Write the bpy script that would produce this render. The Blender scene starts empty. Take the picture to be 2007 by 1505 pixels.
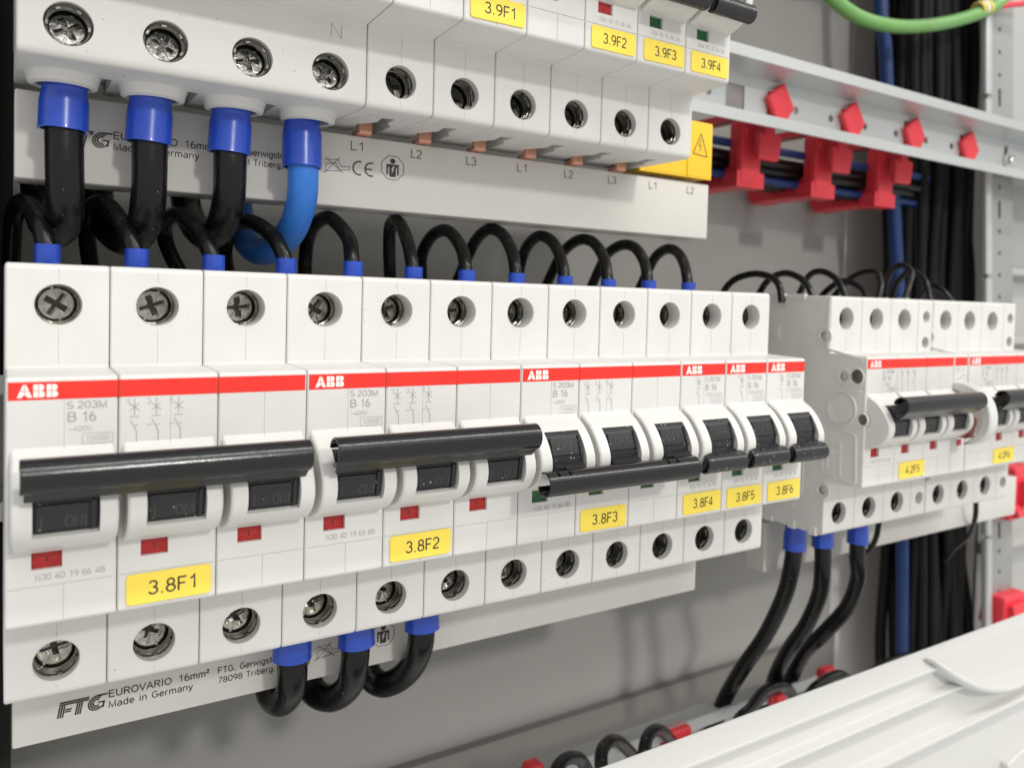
import bpy, math, random
from mathutils import Vector, Matrix
random.seed(7)
R = math.radians
SC = bpy.context.scene
COL = SC.collection
S = 0.001                                   # everything below is written in millimetres

# ------------------------------------------------------------------ camera
cam_d = bpy.data.cameras.new('camera'); cam = bpy.data.objects.new('camera', cam_d); COL.objects.link(cam)
SC.camera = cam
cam_d.sensor_fit = 'HORIZONTAL'; cam_d.sensor_width = 36.0
cam_d.lens = 36.0 * 1650.9 / 2007.0
cam_d.shift_x = (1003.5 - 1163.68) / 2007.0
cam_d.shift_y = (649.11 - 752.5) / 2007.0
cam_d.clip_start = 0.01; cam_d.clip_end = 50
RX = Vector((0.81570949, -0.57773449, 0.028998)); RD = Vector((0.00274252, -0.04626647, -0.99892537)); RF = Vector((0.57845528, 0.81491243, -0.03615555))
m = Matrix((RX, -RD, -RF)).transposed().to_4x4(); m.translation = Vector((-1.2566, -196.06, 39.157)) * S
cam.matrix_world = m
cam_d.dof.use_dof = True; cam_d.dof.focus_distance = 0.203; cam_d.dof.aperture_fstop = 19

# ------------------------------------------------------------------ light of the room
SC.view_settings.view_transform = 'Standard'; SC.view_settings.look = 'None'
SC.view_settings.exposure = 0.1; SC.view_settings.gamma = 1.0
world = bpy.data.worlds.new('World'); SC.world = world; world.use_nodes = True
wn = world.node_tree; bg = wn.nodes['Background']
wtc = wn.nodes.new('ShaderNodeTexCoord'); wsx = wn.nodes.new('ShaderNodeSeparateXYZ'); wr = wn.nodes.new('ShaderNodeValToRGB')
wmr = wn.nodes.new('ShaderNodeMapRange'); wmr.inputs['From Min'].default_value = -1
wn.links.new(wtc.outputs['Generated'], wsx.inputs[0]); wn.links.new(wsx.outputs['Z'], wmr.inputs['Value']); wn.links.new(wmr.outputs[0], wr.inputs[0])
wr.color_ramp.elements[0].position = 0.0; wr.color_ramp.elements[0].color = (0.86, 0.84, 0.80, 1)
wr.color_ramp.elements[1].position = 1.0; wr.color_ramp.elements[1].color = (0.95, 0.945, 0.93, 1)
wn.links.new(wr.outputs[0], bg.inputs['Color']); bg.inputs['Strength'].default_value = 0.78

def lamp(name, loc, target, sx, sy, power, col):
    d = bpy.data.lights.new(name, 'AREA'); d.shape = 'RECTANGLE'; d.size = sx * S; d.size_y = sy * S; d.energy = power; d.color = col
    o = bpy.data.objects.new(name, d); COL.objects.link(o); o.location = Vector(loc) * S
    o.rotation_euler = (Vector(target) - Vector(loc)).to_track_quat('-Z', 'Y').to_euler()
    return o
lamp('ceiling_lamp_key', (300, -1800, 930), (120, 0, 30), 150, 120, 11.5, (1.0, 0.975, 0.93))
lamp('ceiling_strip_lamp', (1300, -1050, 1750), (1300, 0, 20), 3000, 80, 23, (1.0, 0.985, 0.96))
lamp('ceiling_panel_lamp', (700, -1450, 1500), (700, 0, 20), 2600, 900, 8, (1.0, 0.985, 0.96))

# ------------------------------------------------------------------ materials
def mat(name, col, rough=0.5, metal=0.0, bump=0.0, bscale=2000.0, spec=0.5, var=0.0, vscale=60.0, bdist=0.0001, coat=0.0, rvar=0.0, detail=3.0, stretch=None, specks=None):
    m = bpy.data.materials.new(name); m.use_nodes = True; nt = m.node_tree; b = nt.nodes['Principled BSDF']
    b.inputs['Base Color'].default_value = (*col, 1); b.inputs['Roughness'].default_value = rough; b.inputs['Metallic'].default_value = metal
    b.inputs['Specular IOR Level'].default_value = spec; b.inputs['Coat Weight'].default_value = coat
    geo = nt.nodes.new('ShaderNodeNewGeometry'); src = geo.outputs['Position']
    if stretch:
        mp = nt.nodes.new('ShaderNodeMapping'); mp.inputs['Scale'].default_value = stretch; nt.links.new(src, mp.inputs[0]); src = mp.outputs[0]
    if bump:
        n = nt.nodes.new('ShaderNodeTexNoise'); n.inputs['Scale'].default_value = bscale; n.inputs['Detail'].default_value = detail
        nt.links.new(src, n.inputs['Vector'])
        bp = nt.nodes.new('ShaderNodeBump'); bp.inputs['Strength'].default_value = bump; bp.inputs['Distance'].default_value = bdist
        nt.links.new(n.outputs['Fac'], bp.inputs['Height']); nt.links.new(bp.outputs[0], b.inputs['Normal'])
    if var or rvar:
        n2 = nt.nodes.new('ShaderNodeTexNoise'); n2.inputs['Scale'].default_value = vscale; n2.inputs['Detail'].default_value = 6
        nt.links.new(src, n2.inputs['Vector'])
        if var:
            rp = nt.nodes.new('ShaderNodeValToRGB')
            rp.color_ramp.elements[0].position = 0.3; rp.color_ramp.elements[1].position = 0.7
            rp.color_ramp.elements[0].color = tuple(c * (1 - var) for c in col) + (1,); rp.color_ramp.elements[1].color = tuple(min(1, c * (1 + var)) for c in col) + (1,)
            nt.links.new(n2.outputs['Fac'], rp.inputs[0]); nt.links.new(rp.outputs[0], b.inputs['Base Color'])
        if rvar:
            mr = nt.nodes.new('ShaderNodeMapRange'); mr.inputs['To Min'].default_value = max(0.02, rough - rvar); mr.inputs['To Max'].default_value = min(1, rough + rvar)
            nt.links.new(n2.outputs['Fac'], mr.inputs[0]); nt.links.new(mr.outputs[0], b.inputs['Roughness'])
    if specks:                                  # (cells per metre, size, colour): grains of dust
        sc, th, sc_col = specks
        v = nt.nodes.new('ShaderNodeTexVoronoi'); v.inputs['Scale'].default_value = sc; nt.links.new(geo.outputs['Position'], v.inputs['Vector'])
        sx = nt.nodes.new('ShaderNodeSeparateXYZ'); nt.links.new(v.outputs['Color'], sx.inputs[0])
        a = nt.nodes.new('ShaderNodeMath'); a.operation = 'MULTIPLY'; a.inputs[1].default_value = th; nt.links.new(sx.outputs['X'], a.inputs[0])
        l = nt.nodes.new('ShaderNodeMath'); l.operation = 'LESS_THAN'; nt.links.new(v.outputs['Distance'], l.inputs[0]); nt.links.new(a.outputs[0], l.inputs[1])
        g = nt.nodes.new('ShaderNodeMath'); g.operation = 'GREATER_THAN'; g.inputs[1].default_value = 0.55; nt.links.new(sx.outputs['Y'], g.inputs[0])
        k = nt.nodes.new('ShaderNodeMath'); k.operation = 'MULTIPLY'; nt.links.new(l.outputs[0], k.inputs[0]); nt.links.new(g.outputs[0], k.inputs[1])
        mx = nt.nodes.new('ShaderNodeMix'); mx.data_type = 'RGBA'; nt.links.new(k.outputs[0], mx.inputs['Factor'])
        mx.inputs['B'].default_value = (*sc_col, 1)
        if b.inputs['Base Color'].links: nt.links.new(b.inputs['Base Color'].links[0].from_socket, mx.inputs['A'])
        else: mx.inputs['A'].default_value = (*col, 1)
        nt.links.new(mx.outputs['Result'], b.inputs['Base Color'])
    return m
M = {}
M['plastic'] = mat('light_grey_plastic', (0.685, 0.677, 0.652), 0.40, bump=0.22, bscale=3500, spec=0.4, var=0.035, vscale=70, rvar=0.12, bdist=0.00005, specks=(420, 0.09, (0.42, 0.40, 0.36)))
M['busbar'] = mat('warm_grey_plastic', (0.64, 0.62, 0.58), 0.5, bump=0.15, bscale=2500, spec=0.35, var=0.02, vscale=50)
M['cover'] = mat('white_cover_plastic', (0.64, 0.64, 0.62), 0.33, bump=0.08, bscale=900, spec=0.45, var=0.015, vscale=20)
M['red'] = mat('red_print', (0.83, 0.032, 0.022), 0.4, bump=0.2, bscale=3000, spec=0.4, var=0.05, vscale=300)
M['white'] = mat('white_print', (0.86, 0.84, 0.80), 0.5)
M['print'] = mat('grey_print', (0.36, 0.36, 0.36), 0.55)
M['print2'] = mat('pale_print', (0.47, 0.465, 0.45), 0.55)
M['ink'] = mat('black_print', (0.035, 0.03, 0.025), 0.5)
M['yellow'] = mat('yellow_marker', (0.92, 0.72, 0.10), 0.5, bump=0.3, bscale=2500, spec=0.3, var=0.03, vscale=200, bdist=0.00006)
M['yplastic'] = mat('yellow_plastic', (0.90, 0.56, 0.03), 0.4, bump=0.1, bscale=1500)
M['black'] = mat('black_plastic', (0.007, 0.007, 0.008), 0.17, bump=0.6, bscale=3600, spec=0.55, bdist=0.00003, detail=3, rvar=0.08, vscale=1500)
M['toggle'] = mat('toggle_black_plastic', (0.018, 0.018, 0.02), 0.28, bump=0.5, bscale=3600, spec=0.5, bdist=0.00003, specks=(800, 0.2, (0.3, 0.3, 0.29)), detail=3)
M['rubber'] = mat('black_cable_insulation', (0.006, 0.006, 0.0065), 0.27, bump=0.35, bscale=700, spec=0.32, bdist=0.0002, rvar=0.14, vscale=250, specks=(450, 0.12, (0.16, 0.155, 0.15)))
M['duskrubber'] = mat('dull_black_cable_insulation', (0.008, 0.008, 0.0085), 0.6, bump=0.3, bscale=500, spec=0.2)
M['bluecable'] = mat('blue_cable_insulation', (0.03, 0.17, 0.58), 0.4, bump=0.2, bscale=500, spec=0.4, var=0.12, vscale=60)
M['darkblue'] = mat('dark_blue_insulation', (0.005, 0.034, 0.155), 0.45, bump=0.2, bscale=500)
M['ferrule'] = mat('blue_ferrule_plastic', (0.016, 0.066, 0.47), 0.28, bump=0.3, bscale=420, spec=0.5, var=0.12, vscale=150, coat=0.2)
M['green'] = mat('green_flag', (0.012, 0.12, 0.03), 0.4, bump=0.2, bscale=2500)
M['redflag'] = mat('red_flag', (0.42, 0.012, 0.012), 0.4, bump=0.3, bscale=3500, var=0.15, vscale=600)
M['redclip'] = mat('red_clip_plastic', (0.78, 0.05, 0.07), 0.4, bump=0.1, bscale=600, spec=0.4, var=0.08, vscale=80)
M['screw'] = mat('zinc_screw', (0.40, 0.39, 0.34), 0.24, metal=0.9, bump=0.5, bscale=900, var=0.25, vscale=700, bdist=0.0002, rvar=0.12)
M['brightscrew'] = mat('bright_zinc_screw', (0.62, 0.62, 0.60), 0.2, metal=0.95, bump=0.5, bscale=900, var=0.2, vscale=700, bdist=0.0002, rvar=0.1)
M['darkmetal'] = mat('dark_steel', (0.17, 0.165, 0.14), 0.25, metal=0.9, bump=0.4, bscale=900, var=0.4, vscale=500)
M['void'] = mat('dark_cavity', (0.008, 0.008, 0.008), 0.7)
M['steel'] = mat('galvanised_steel', (0.56, 0.58, 0.575), 0.42, metal=0.55, bump=0.1, bscale=300, var=0.06, vscale=40, rvar=0.1, stretch=(0.25, 1, 1))
M['post'] = mat('galvanised_post_steel', (0.36, 0.37, 0.36), 0.45, metal=0.4, bump=0.1, bscale=300, var=0.08, vscale=40)
M['copper'] = mat('copper', (0.72, 0.36, 0.25), 0.35, metal=0.6, bump=0.2, bscale=900)
M['panel'] = mat('grey_painted_panel', (0.38, 0.372, 0.352), 0.45, bump=0.4, bscale=700, spec=0.4, var=0.04, vscale=14, bdist=0.0004)
M['panel2'] = mat('dark_grey_painted_panel', (0.72, 0.68, 0.665), 0.5, bump=0.1, bscale=300, spec=0.4, var=0.05, vscale=10)
M['darkpanel'] = mat('dark_grey_duct', (0.03, 0.032, 0.033), 0.5, bump=0.1, bscale=300, var=0.1, vscale=30)
M['greencable'] = mat('green_cable_insulation', (0.16, 0.37, 0.10), 0.45, bump=0.2, bscale=500, var=0.1, vscale=60)
M['ring'] = mat('yellow_ring', (0.72, 0.55, 0.10), 0.5)
M['ringpale'] = mat('pale_ring', (0.80, 0.74, 0.60), 0.5)
M['enclosure'] = mat('grey_enclosure_plastic', (0.42, 0.42, 0.40), 0.45, bump=0.1, bscale=300)
M['legend'] = mat('embossed_legend_plastic', (0.055, 0.055, 0.055), 0.4)
M['recess'] = mat('screw_recess_shade', (0.06, 0.058, 0.05), 0.3, metal=0.8, bump=0.6, bscale=1500, bdist=0.0002)
M['lowshade'] = mat('brownish_grey_wall_shadow', (0.20, 0.185, 0.17), 0.55, bump=0.1, bscale=300)  # shadow tone put into the colour of the lower wall sheet
M['brown'] = mat('reddish_brown_lever', (0.30, 0.035, 0.02), 0.4)

# ------------------------------------------------------------------ mesh helpers (mm)
class MB:
    def __init__(s): s.v = []; s.f = []; s.m = []
    def add(s, vs, fs, mi=0):
        o = len(s.v); s.v += [tuple(v) for v in vs]; s.f += [tuple(i + o for i in f) for f in fs]; s.m += [mi] * len(fs); return s
    def box(s, x0, y0, z0, x1, y1, z1, mi=0):
        vs = [(x, y, z) for x in (x0, x1) for y in (y0, y1) for z in (z0, z1)]
        return s.add(vs, [(0, 1, 3, 2), (4, 6, 7, 5), (0, 4, 5, 1), (2, 3, 7, 6), (0, 2, 6, 4), (1, 5, 7, 3)], mi)
    def prism(s, prof, x0, x1, inset=0.0, mi=0, plane='YZ'):
        # prof: closed outline; extruded along the remaining axis, with a small inset at both ends
        n = len(prof)
        area = sum(prof[i][0] * prof[(i + 1) % n][1] - prof[(i + 1) % n][0] * prof[i][1] for i in range(n))
        if area < 0: prof = prof[::-1]
        def off(d):
            if d == 0: return prof
            out = []
            for i in range(n):
                a = Vector(prof[i - 1]); b = Vector(prof[i]); c = Vector(prof[(i + 1) % n])
                e1 = (b - a); e2 = (c - b)
                if e1.length < 1e-6: e1 = e2
                if e2.length < 1e-6: e2 = e1
                e1.normalize(); e2.normalize()
                n1 = Vector((-e1.y, e1.x)); n2 = Vector((-e2.y, e2.x)); nn = n1 + n2
                k = max(0.35, 0.5 * nn.dot(nn)); out.append(tuple(b + nn * (d / k) if True else b))
            return out
        sec = [(x0, inset), (x0 + inset, 0), (x1 - inset, 0), (x1, inset)] if inset else [(x0, 0), (x1, 0)]
        vs = []
        for x, d in sec:
            for (a, b) in off(d):
                vs.append((x, a, b) if plane == 'YZ' else ((a, x, b) if plane == 'XZ' else (a, b, x)))
        fs = []
        for k in range(len(sec) - 1):
            for i in range(n):
                j = (i + 1) % n; fs.append((k * n + i, k * n + j, (k + 1) * n + j, (k + 1) * n + i))
        fs.append(tuple(range(n))[::-1]); fs.append(tuple(range((len(sec) - 1) * n, len(sec) * n)))
        if plane == 'YZ': fs = [f[::-1] for f in fs] if False else fs
        return s.add(vs, fs, mi)
    def cyl(s, c, r, h0, h1, axis='Y', n=36, mi=0, r2=None, caps=True):
        r2 = r if r2 is None else r2
        vs = []
        for h, rr in ((h0, r), (h1, r2)):
            for i in range(n):
                a = 2 * math.pi * i / n; u, w = rr * math.cos(a), rr * math.sin(a)
                vs.append({'Y': (c[0] + u, h, c[1] + w), 'X': (h, c[0] + u, c[1] + w), 'Z': (c[0] + u, c[1] + w, h)}[axis])
        fs = [(i, (i + 1) % n, n + (i + 1) % n, n + i) for i in range(n)]
        if caps: fs += [tuple(range(n))[::-1], tuple(range(n, 2 * n))]
        return s.add(vs, fs, mi)
    def lathe(s, c, prof, axis='Y', n=36, mi=0, closed=False):
        # prof: list of (radius, height)
        vs = []
        for rr, h in prof:
            for i in range(n):
                a = 2 * math.pi * i / n; u, w = rr * math.cos(a), rr * math.sin(a)
                vs.append({'Y': (c[0] + u, h, c[1] + w), 'X': (h, c[0] + u, c[1] + w), 'Z': (c[0] + u, c[1] + w, h)}[axis])
        k = len(prof); fs = []
        for q in range(k if closed else k - 1):
            p = (q + 1) % k
            fs += [(q * n + i, q * n + (i + 1) % n, p * n + (i + 1) % n, p * n + i) for i in range(n)]
        return s.add(vs, fs, mi)
    def tube(s, pts, r, n=18, sub=8, mi=0):
        P = smooth(pts, sub); vs = []; up = None
        for i, p in enumerate(P):
            t = (P[min(i + 1, len(P) - 1)] - P[max(i - 1, 0)]).normalized()
            if up is None: up = t.orthogonal().normalized()
            up = (up - t * up.dot(t)).normalized(); w = t.cross(up)
            for k in range(n):
                a = 2 * math.pi * k / n; vs.append(p + (up * math.cos(a) + w * math.sin(a)) * r)
        L = len(P)
        fs = [(q * n + i, q * n + (i + 1) % n, (q + 1) * n + (i + 1) % n, (q + 1) * n + i) for q in range(L - 1) for i in range(n)]
        fs += [tuple(range(n))[::-1], tuple(range((L - 1) * n, L * n))]
        return s.add(vs, fs, mi)
    def me(s, name, scale=S):
        me = bpy.data.meshes.new(name); me.from_pydata([tuple(c * scale for c in v) for v in s.v], [], s.f)
        for p, i in zip(me.polygons, s.m): p.material_index = i
        me.validate()
        import bmesh
        bm = bmesh.new(); bm.from_mesh(me); bmesh.ops.recalc_face_normals(bm, faces=bm.faces); bm.to_mesh(me); bm.free()
        return me
def smooth(pts, sub):
    P = [Vector(p) for p in pts]; out = []
    for i in range(len(P) - 1):
        a = P[max(i - 1, 0)]; b = P[i]; c = P[i + 1]; d = P[min(i + 2, len(P) - 1)]
        for k in range(sub):
            t = k / sub
            out.append(0.5 * ((2 * b) + (c - a) * t + (2 * a - 5 * b + 4 * c - d) * t * t + (3 * b - a - 3 * c + d) * t ** 3))
    out.append(P[-1]); return out
def fillet(pts, seg=8):
    out = []; n = len(pts)
    for i in range(n):
        x, y, r = pts[i]
        b = Vector((x, y))
        if r <= 0: out.append((x, y)); continue
        a = Vector(pts[i - 1][:2]); c = Vector(pts[(i + 1) % n][:2])
        u = (a - b).normalized(); w = (c - b).normalized(); ang = u.angle(w); d = r / math.tan(ang / 2)
        cen = b + (u + w).normalized() * (r / math.sin(ang / 2)); p0 = b + u * d; p1 = b + w * d
        a0 = math.atan2(*(p0 - cen).yx); a1 = math.atan2(*(p1 - cen).yx); da = (a1 - a0 + math.pi) % (2 * math.pi) - math.pi
        for k in range(seg + 1):
            t = a0 + da * k / seg; out.append((cen.x + r * math.cos(t), cen.y + r * math.sin(t)))
    return out
def shade(me, ang=32):
    for p in me.polygons: p.use_smooth = True
    me.set_sharp_from_angle(angle=R(ang)); return me
def obj(name, me, mats, parent=None, loc=None, **props):
    if not isinstance(mats, (list, tuple)): mats = [mats]
    if me is not None and len(me.materials) == 0:
        for k in mats: me.materials.append(M[k])
    o = bpy.data.objects.new(name, me); COL.objects.link(o)
    if parent: o.parent = parent
    if loc: o.location = Vector(loc) * S
    for k, v in props.items(): o[k] = v
    return o
def thing(name, label, cat, loc=(0, 0, 0), group=None):
    o = obj(name, None, [], None, loc, label=label, category=cat)
    if group: o['group'] = group
    o.empty_display_size = 0.005
    return o
def boolean(me, cutter, op='DIFFERENCE'):
    a = bpy.data.objects.new('tmp_a', me); b = bpy.data.objects.new('tmp_b', cutter); COL.objects.link(a); COL.objects.link(b)
    md = a.modifiers.new('b', 'BOOLEAN'); md.object = b; md.operation = op; md.solver = 'EXACT'; md.use_self = True
    bpy.context.view_layer.update()
    dg = bpy.context.evaluated_depsgraph_get(); r = bpy.data.meshes.new_from_object(a.evaluated_get(dg))
    bpy.data.objects.remove(a); bpy.data.objects.remove(b); return r
def rect(mb, x0, z0, x1, z1, y, mi=0): mb.add([(x0, y, z0), (x1, y, z0), (x1, y, z1), (x0, y, z1)], [(0, 1, 2, 3)], mi)
def line(mb, p, q, w, y=-16.05, mi=0):
    a = Vector(p); b = Vector(q); d = (b - a).normalized(); n = Vector((-d.y, d.x)) * w / 2
    y -= 0.004 * (len(mb.f) % 7); mb.add([(v.x, y, v.y) for v in (a - n, b - n, b + n, a + n)], [(0, 1, 2, 3)], mi)
def flat(mb, name):                       # print: keep as a sheet, faces towards -Y
    me = bpy.data.meshes.new(name); me.from_pydata([tuple(c * S for c in v) for v in mb.v], [], mb.f)
    for p, i in zip(me.polygons, mb.m): p.material_index = i
    return me
def rrect(x0, z0, x1, z1, r, seg=5): return fillet([(x0, z0, r), (x1, z0, r), (x1, z1, r), (x0, z1, r)], seg)
# ------------------------------------------------------------------ plain sans-serif lettering drawn with strokes
def _e(cx, cy, rx, ry, a0, a1, n=14): return [(cx + rx * math.cos(R(a0 + (a1 - a0) * i / n)), cy + ry * math.sin(R(a0 + (a1 - a0) * i / n))) for i in range(n + 1)]
GL = {
 '0': (.60, [_e(.30, .5, .25, .46, 0, 360, 26)]), '1': (.60, [[(.12, .74), (.28, .82), (.38, .97), (.38, .02)]]),
 '2': (.60, [_e(.30, .70, .24, .26, 165, -35) + [(.10, .16), (.06, .045)], [(.05, .045), (.56, .045)]]),
 '3': (.60, [_e(.29, .74, .22, .22, 160, -90), _e(.29, .28, .25, .24, 90, -165)]),
 '4': (.60, [[(.42, .02), (.42, .95), (.05, .27), (.57, .27)]]),
 '5': (.60, [[(.53, .95), (.16, .95), (.10, .52)] + _e(.30, .32, .25, .28, 125, -150)]),
 '6': (.60, [_e(.31, .31, .24, .27, 90, 450, 24), _e(.42, .40, .36, .56, 95, 190, 12)]),
 '7': (.60, [[(.06, .95), (.56, .95), (.32, .45), (.24, .02)]]), '8': (.60, [_e(.30, .73, .20, .22, 0, 360, 20), _e(.30, .27, .25, .24, 0, 360, 22)]),
 '9': (.60, [_e(.29, .69, .24, .27, 0, 360, 24), _e(.18, .60, .36, .56, -85, 12, 12)]),
 '.': (.30, [[(.15, .0), (.15, .12)]]), ',': (.30, [[(.16, .12), (.16, .0), (.10, -.12)]]), '~': (.62, [_e(.18, .36, .13, .10, 180, 20, 8) + _e(.44, .42, .13, .10, 200, 360, 8)]),
 '/': (.32, [[(.0, -.02), (.30, 1.0)]]), '\u00b2': (.38, [[(x * .55, .5 + y * .5) for x, y in _e(.30, .70, .24, .26, 165, -35, 8) + [(.06, .045), (.56, .045)]]]), ' ': (.34, []),
 'A': (.70, [[(.02, .0), (.35, .97), (.68, .0)], [(.15, .34), (.55, .34)]]), 'B': (.68, [[(.10, .0), (.10, .95)], [(.10, .95), (.36, .95)] + _e(.36, .74, .22, .21, 90, -90, 10) + [(.10, .53)], [(.36, .53)] + _e(.38, .29, .25, .24, 90, -90, 10) + [(.10, .05)]]),
 'C': (.72, [_e(.38, .49, .31, .45, 50, 310, 20)]), 'D': (.72, [[(.10, .05), (.10, .95), (.32, .95)] + _e(.32, .5, .33, .45, 90, -90, 14) + [(.10, .05)]]),
 'E': (.66, [[(.60, .95), (.10, .95), (.10, .05), (.62, .05)], [(.10, .52), (.56, .52)]]), 'F': (.62, [[(.58, .95), (.10, .95), (.10, .0)], [(.10, .50), (.50, .50)]]),
 'G': (.76, [_e(.39, .49, .32, .45, 48, 318, 20) + [(.68, .18), (.68, .46), (.42, .46)]]), 'I': (.28, [[(.14, .0), (.14, 1.0)]]), 'L': (.58, [[(.10, 1.0), (.10, .05), (.54, .05)]]),
 'M': (.82, [[(.09, .0), (.09, .96), (.41, .06), (.73, .96), (.73, .0)]]), 'N': (.72, [[(.09, .0), (.09, .96), (.63, .04), (.63, 1.0)]]), 'O': (.78, [_e(.39, .49, .33, .45, 0, 360, 26)]),
 'R': (.70, [[(.10, .0), (.10, .95), (.38, .95)] + _e(.38, .73, .23, .22, 90, -90, 10) + [(.10, .51)], [(.38, .50), (.64, .0)]]), 'S': (.66, [_e(.33, .72, .24, .23, 35, 245, 14) + _e(.33, .27, .26, .23, 72, -150, 14)]),
 'T': (.62, [[(.02, .95), (.60, .95)], [(.31, .95), (.31, .0)]]), 'U': (.72, [[(.09, 1.0), (.09, .36)] + _e(.36, .36, .27, .32, 180, 360, 14) + [(.63, 1.0)]]), 'V': (.68, [[(.02, 1.0), (.34, .04), (.66, 1.0)]]),
 'a': (.56, [_e(.27, .52, .20, .17, 150, 0, 8) + [(.47, .12), (.50, .02)], [(.46, .40)] + _e(.26, .20, .21, .18, 90, 300, 12) + [(.46, .18)]]), 'b': (.56, [[(.08, 1.0), (.08, .0)], _e(.29, .35, .21, .33, 0, 360, 18)]),
 'd': (.56, [[(.48, 1.0), (.48, .0)], _e(.27, .35, .21, .33, 0, 360, 18)]), 'e': (.56, [[(.07, .36), (.49, .36)] + _e(.28, .35, .21, .33, 5, 318, 18)]),
 'g': (.56, [_e(.27, .35, .21, .33, 0, 360, 18), [(.48, .70), (.48, .0)] + _e(.27, -.02, .21, .22, 0, -150, 10)]), 'i': (.24, [[(.12, .0), (.12, .70)], [(.12, .88), (.12, 1.0)]]),
 'm': (.84, [[(.08, .0), (.08, .70)], _e(.245, .48, .165, .20, 180, 0, 10) + [(.41, .0)], _e(.575, .48, .165, .20, 180, 0, 10) + [(.74, .0)]]), 'n': (.56, [[(.08, .0), (.08, .70)], _e(.275, .46, .195, .22, 180, 0, 10) + [(.47, .0)]]),
 'r': (.36, [[(.08, .0), (.08, .70)], _e(.28, .44, .20, .24, 180, 80, 8)]), 's': (.50, [_e(.25, .52, .18, .16, 30, 245, 12) + _e(.25, .20, .20, .17, 72, -150, 12)]),
 't': (.30, [[(.14, .92), (.14, .14)] + _e(.24, .12, .10, .11, 180, 280, 6), [(.01, .68), (.27, .68)]]), 'w': (.74, [[(.02, .70), (.20, .03), (.37, .66), (.54, .03), (.72, .70)]]),
 'y': (.50, [[(.02, .70), (.26, .02)], [(.48, .70), (.22, -.15), (.12, -.25), (.03, -.25)]]), '\u00df': (.60, [[(.08, .0), (.08, .75)] + _e(.27, .76, .19, .20, 180, -60, 12) + [(.30, .52)] + _e(.30, .27, .22, .24, 70, -150, 12)]),
}
def text_mesh(s, x0, z0, x1, z1, y=0.0, bold=0.0, w=0.105):
    """lettering in the XZ plane facing -Y: baseline z0, capitals reach z1, fitted between x0 and x1"""
    adv = 0; strokes = []
    for ch in s:
        a, st = GL[ch]
        for q in st: strokes.append([(adv + px, py) for px, py in q])
        adv += a + .07
    allx = [p[0] for q in strokes for p in q]; a, b = min(allx), max(allx); h = z1 - z0; t = h * (w + bold * 1.6) / 2
    if b - a < 1e-3: a -= .5; b += .5; x0, x1 = (x0 + x1) / 2 - .5 * h, (x0 + x1) / 2 + .5 * h
    vs = []; fs = []; X0, X1 = x0 + t, x1 - t
    for n, q in enumerate(strokes):
        P = [Vector((X0 + (px - a) / (b - a) * (X1 - X0), z0 + t * .3 + py * (h - t * .6))) for px, py in q]
        P = [p for i, p in enumerate(P) if i == 0 or (p - P[i - 1]).length > 1e-5]; closed = (P[0] - P[-1]).length < 1e-3
        yy = y - 0.004 * (n % 6); o = len(vs); L = len(P)
        for i, p in enumerate(P):
            d1 = (P[i] - P[i - 1]).normalized() if i else ((P[-1] - P[-2]).normalized() if closed else None)
            d2 = (P[i + 1] - P[i]).normalized() if i < L - 1 else ((P[1] - P[0]).normalized() if closed else None)
            d1 = d1 or d2; d2 = d2 or d1; d = (d1 + d2)
            d = d.normalized() if d.length > 1e-6 else d1
            nn = Vector((-d.y, d.x)); k = t / max(.45, abs(d.dot(d2)))
            vs += [((p + nn * k).x, yy, (p + nn * k).y), ((p - nn * k).x, yy, (p - nn * k).y)]
        fs += [(o + 2 * i, o + 2 * i + 1, o + 2 * i + 3, o + 2 * i + 2) for i in range(L - 1)]
    return vs, fs
# ------------------------------------------------------------------ circuit breaker prototypes
PW = 17.5
BODY = fillet([(46, 43.3, 1.0), (0, 43.3, 1.3), (0, 23.0, 0.35), (-16, 22.7, 0.9), (-16, -22.7, 1.0), (0, -23.6, 0.4), (0, -43.0, 1.6), (33.5, -43.0, 0.5), (33.5, -34, 0.5), (46, -34, 1.0)], 8)
BULGE = [(q.x, q.y) for q in smooth([(-15.7, 10.2, 0), (-17.0, 9.0, 0), (-20, 7.3, 0), (-23, 4.4, 0), (-25.1, 0.9, 0), (-25.4, -2.0, 0), (-24.2, -4.6, 0), (-21.8, -6.7, 0), (-18.6, -8.1, 0), (-15.7, -9.0, 0)], 5)] + [(-12, -9.0), (-12, 10.2)]
def holes(c, xs, zt, zb, r, depth):
    for x in xs:
        if zt: c.cyl((x, 35.3), r, -2, depth, n=44)
        if zb: c.cyl((x, -35.7), r, -2, depth, n=44)
def join(me, mb):
    k = MB().add([tuple(v.co) for v in me.vertices], [tuple(p.vertices) for p in me.polygons]); n = len(k.f); k.add(mb.v, mb.f)
    out = bpy.data.meshes.new('j'); out.from_pydata(k.v, [], k.f); return out
MOUTH = [(5.6, 23.0), (7.6, 19.2), (8.9, 16.4), (8.0, 10.8), (11.2, 9.2), (11.8, 16.1), (14.0, 19.6), (14.4, 27.5), (13.2, 34.5), (7.2, 34.5), (7.0, 27)]
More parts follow.
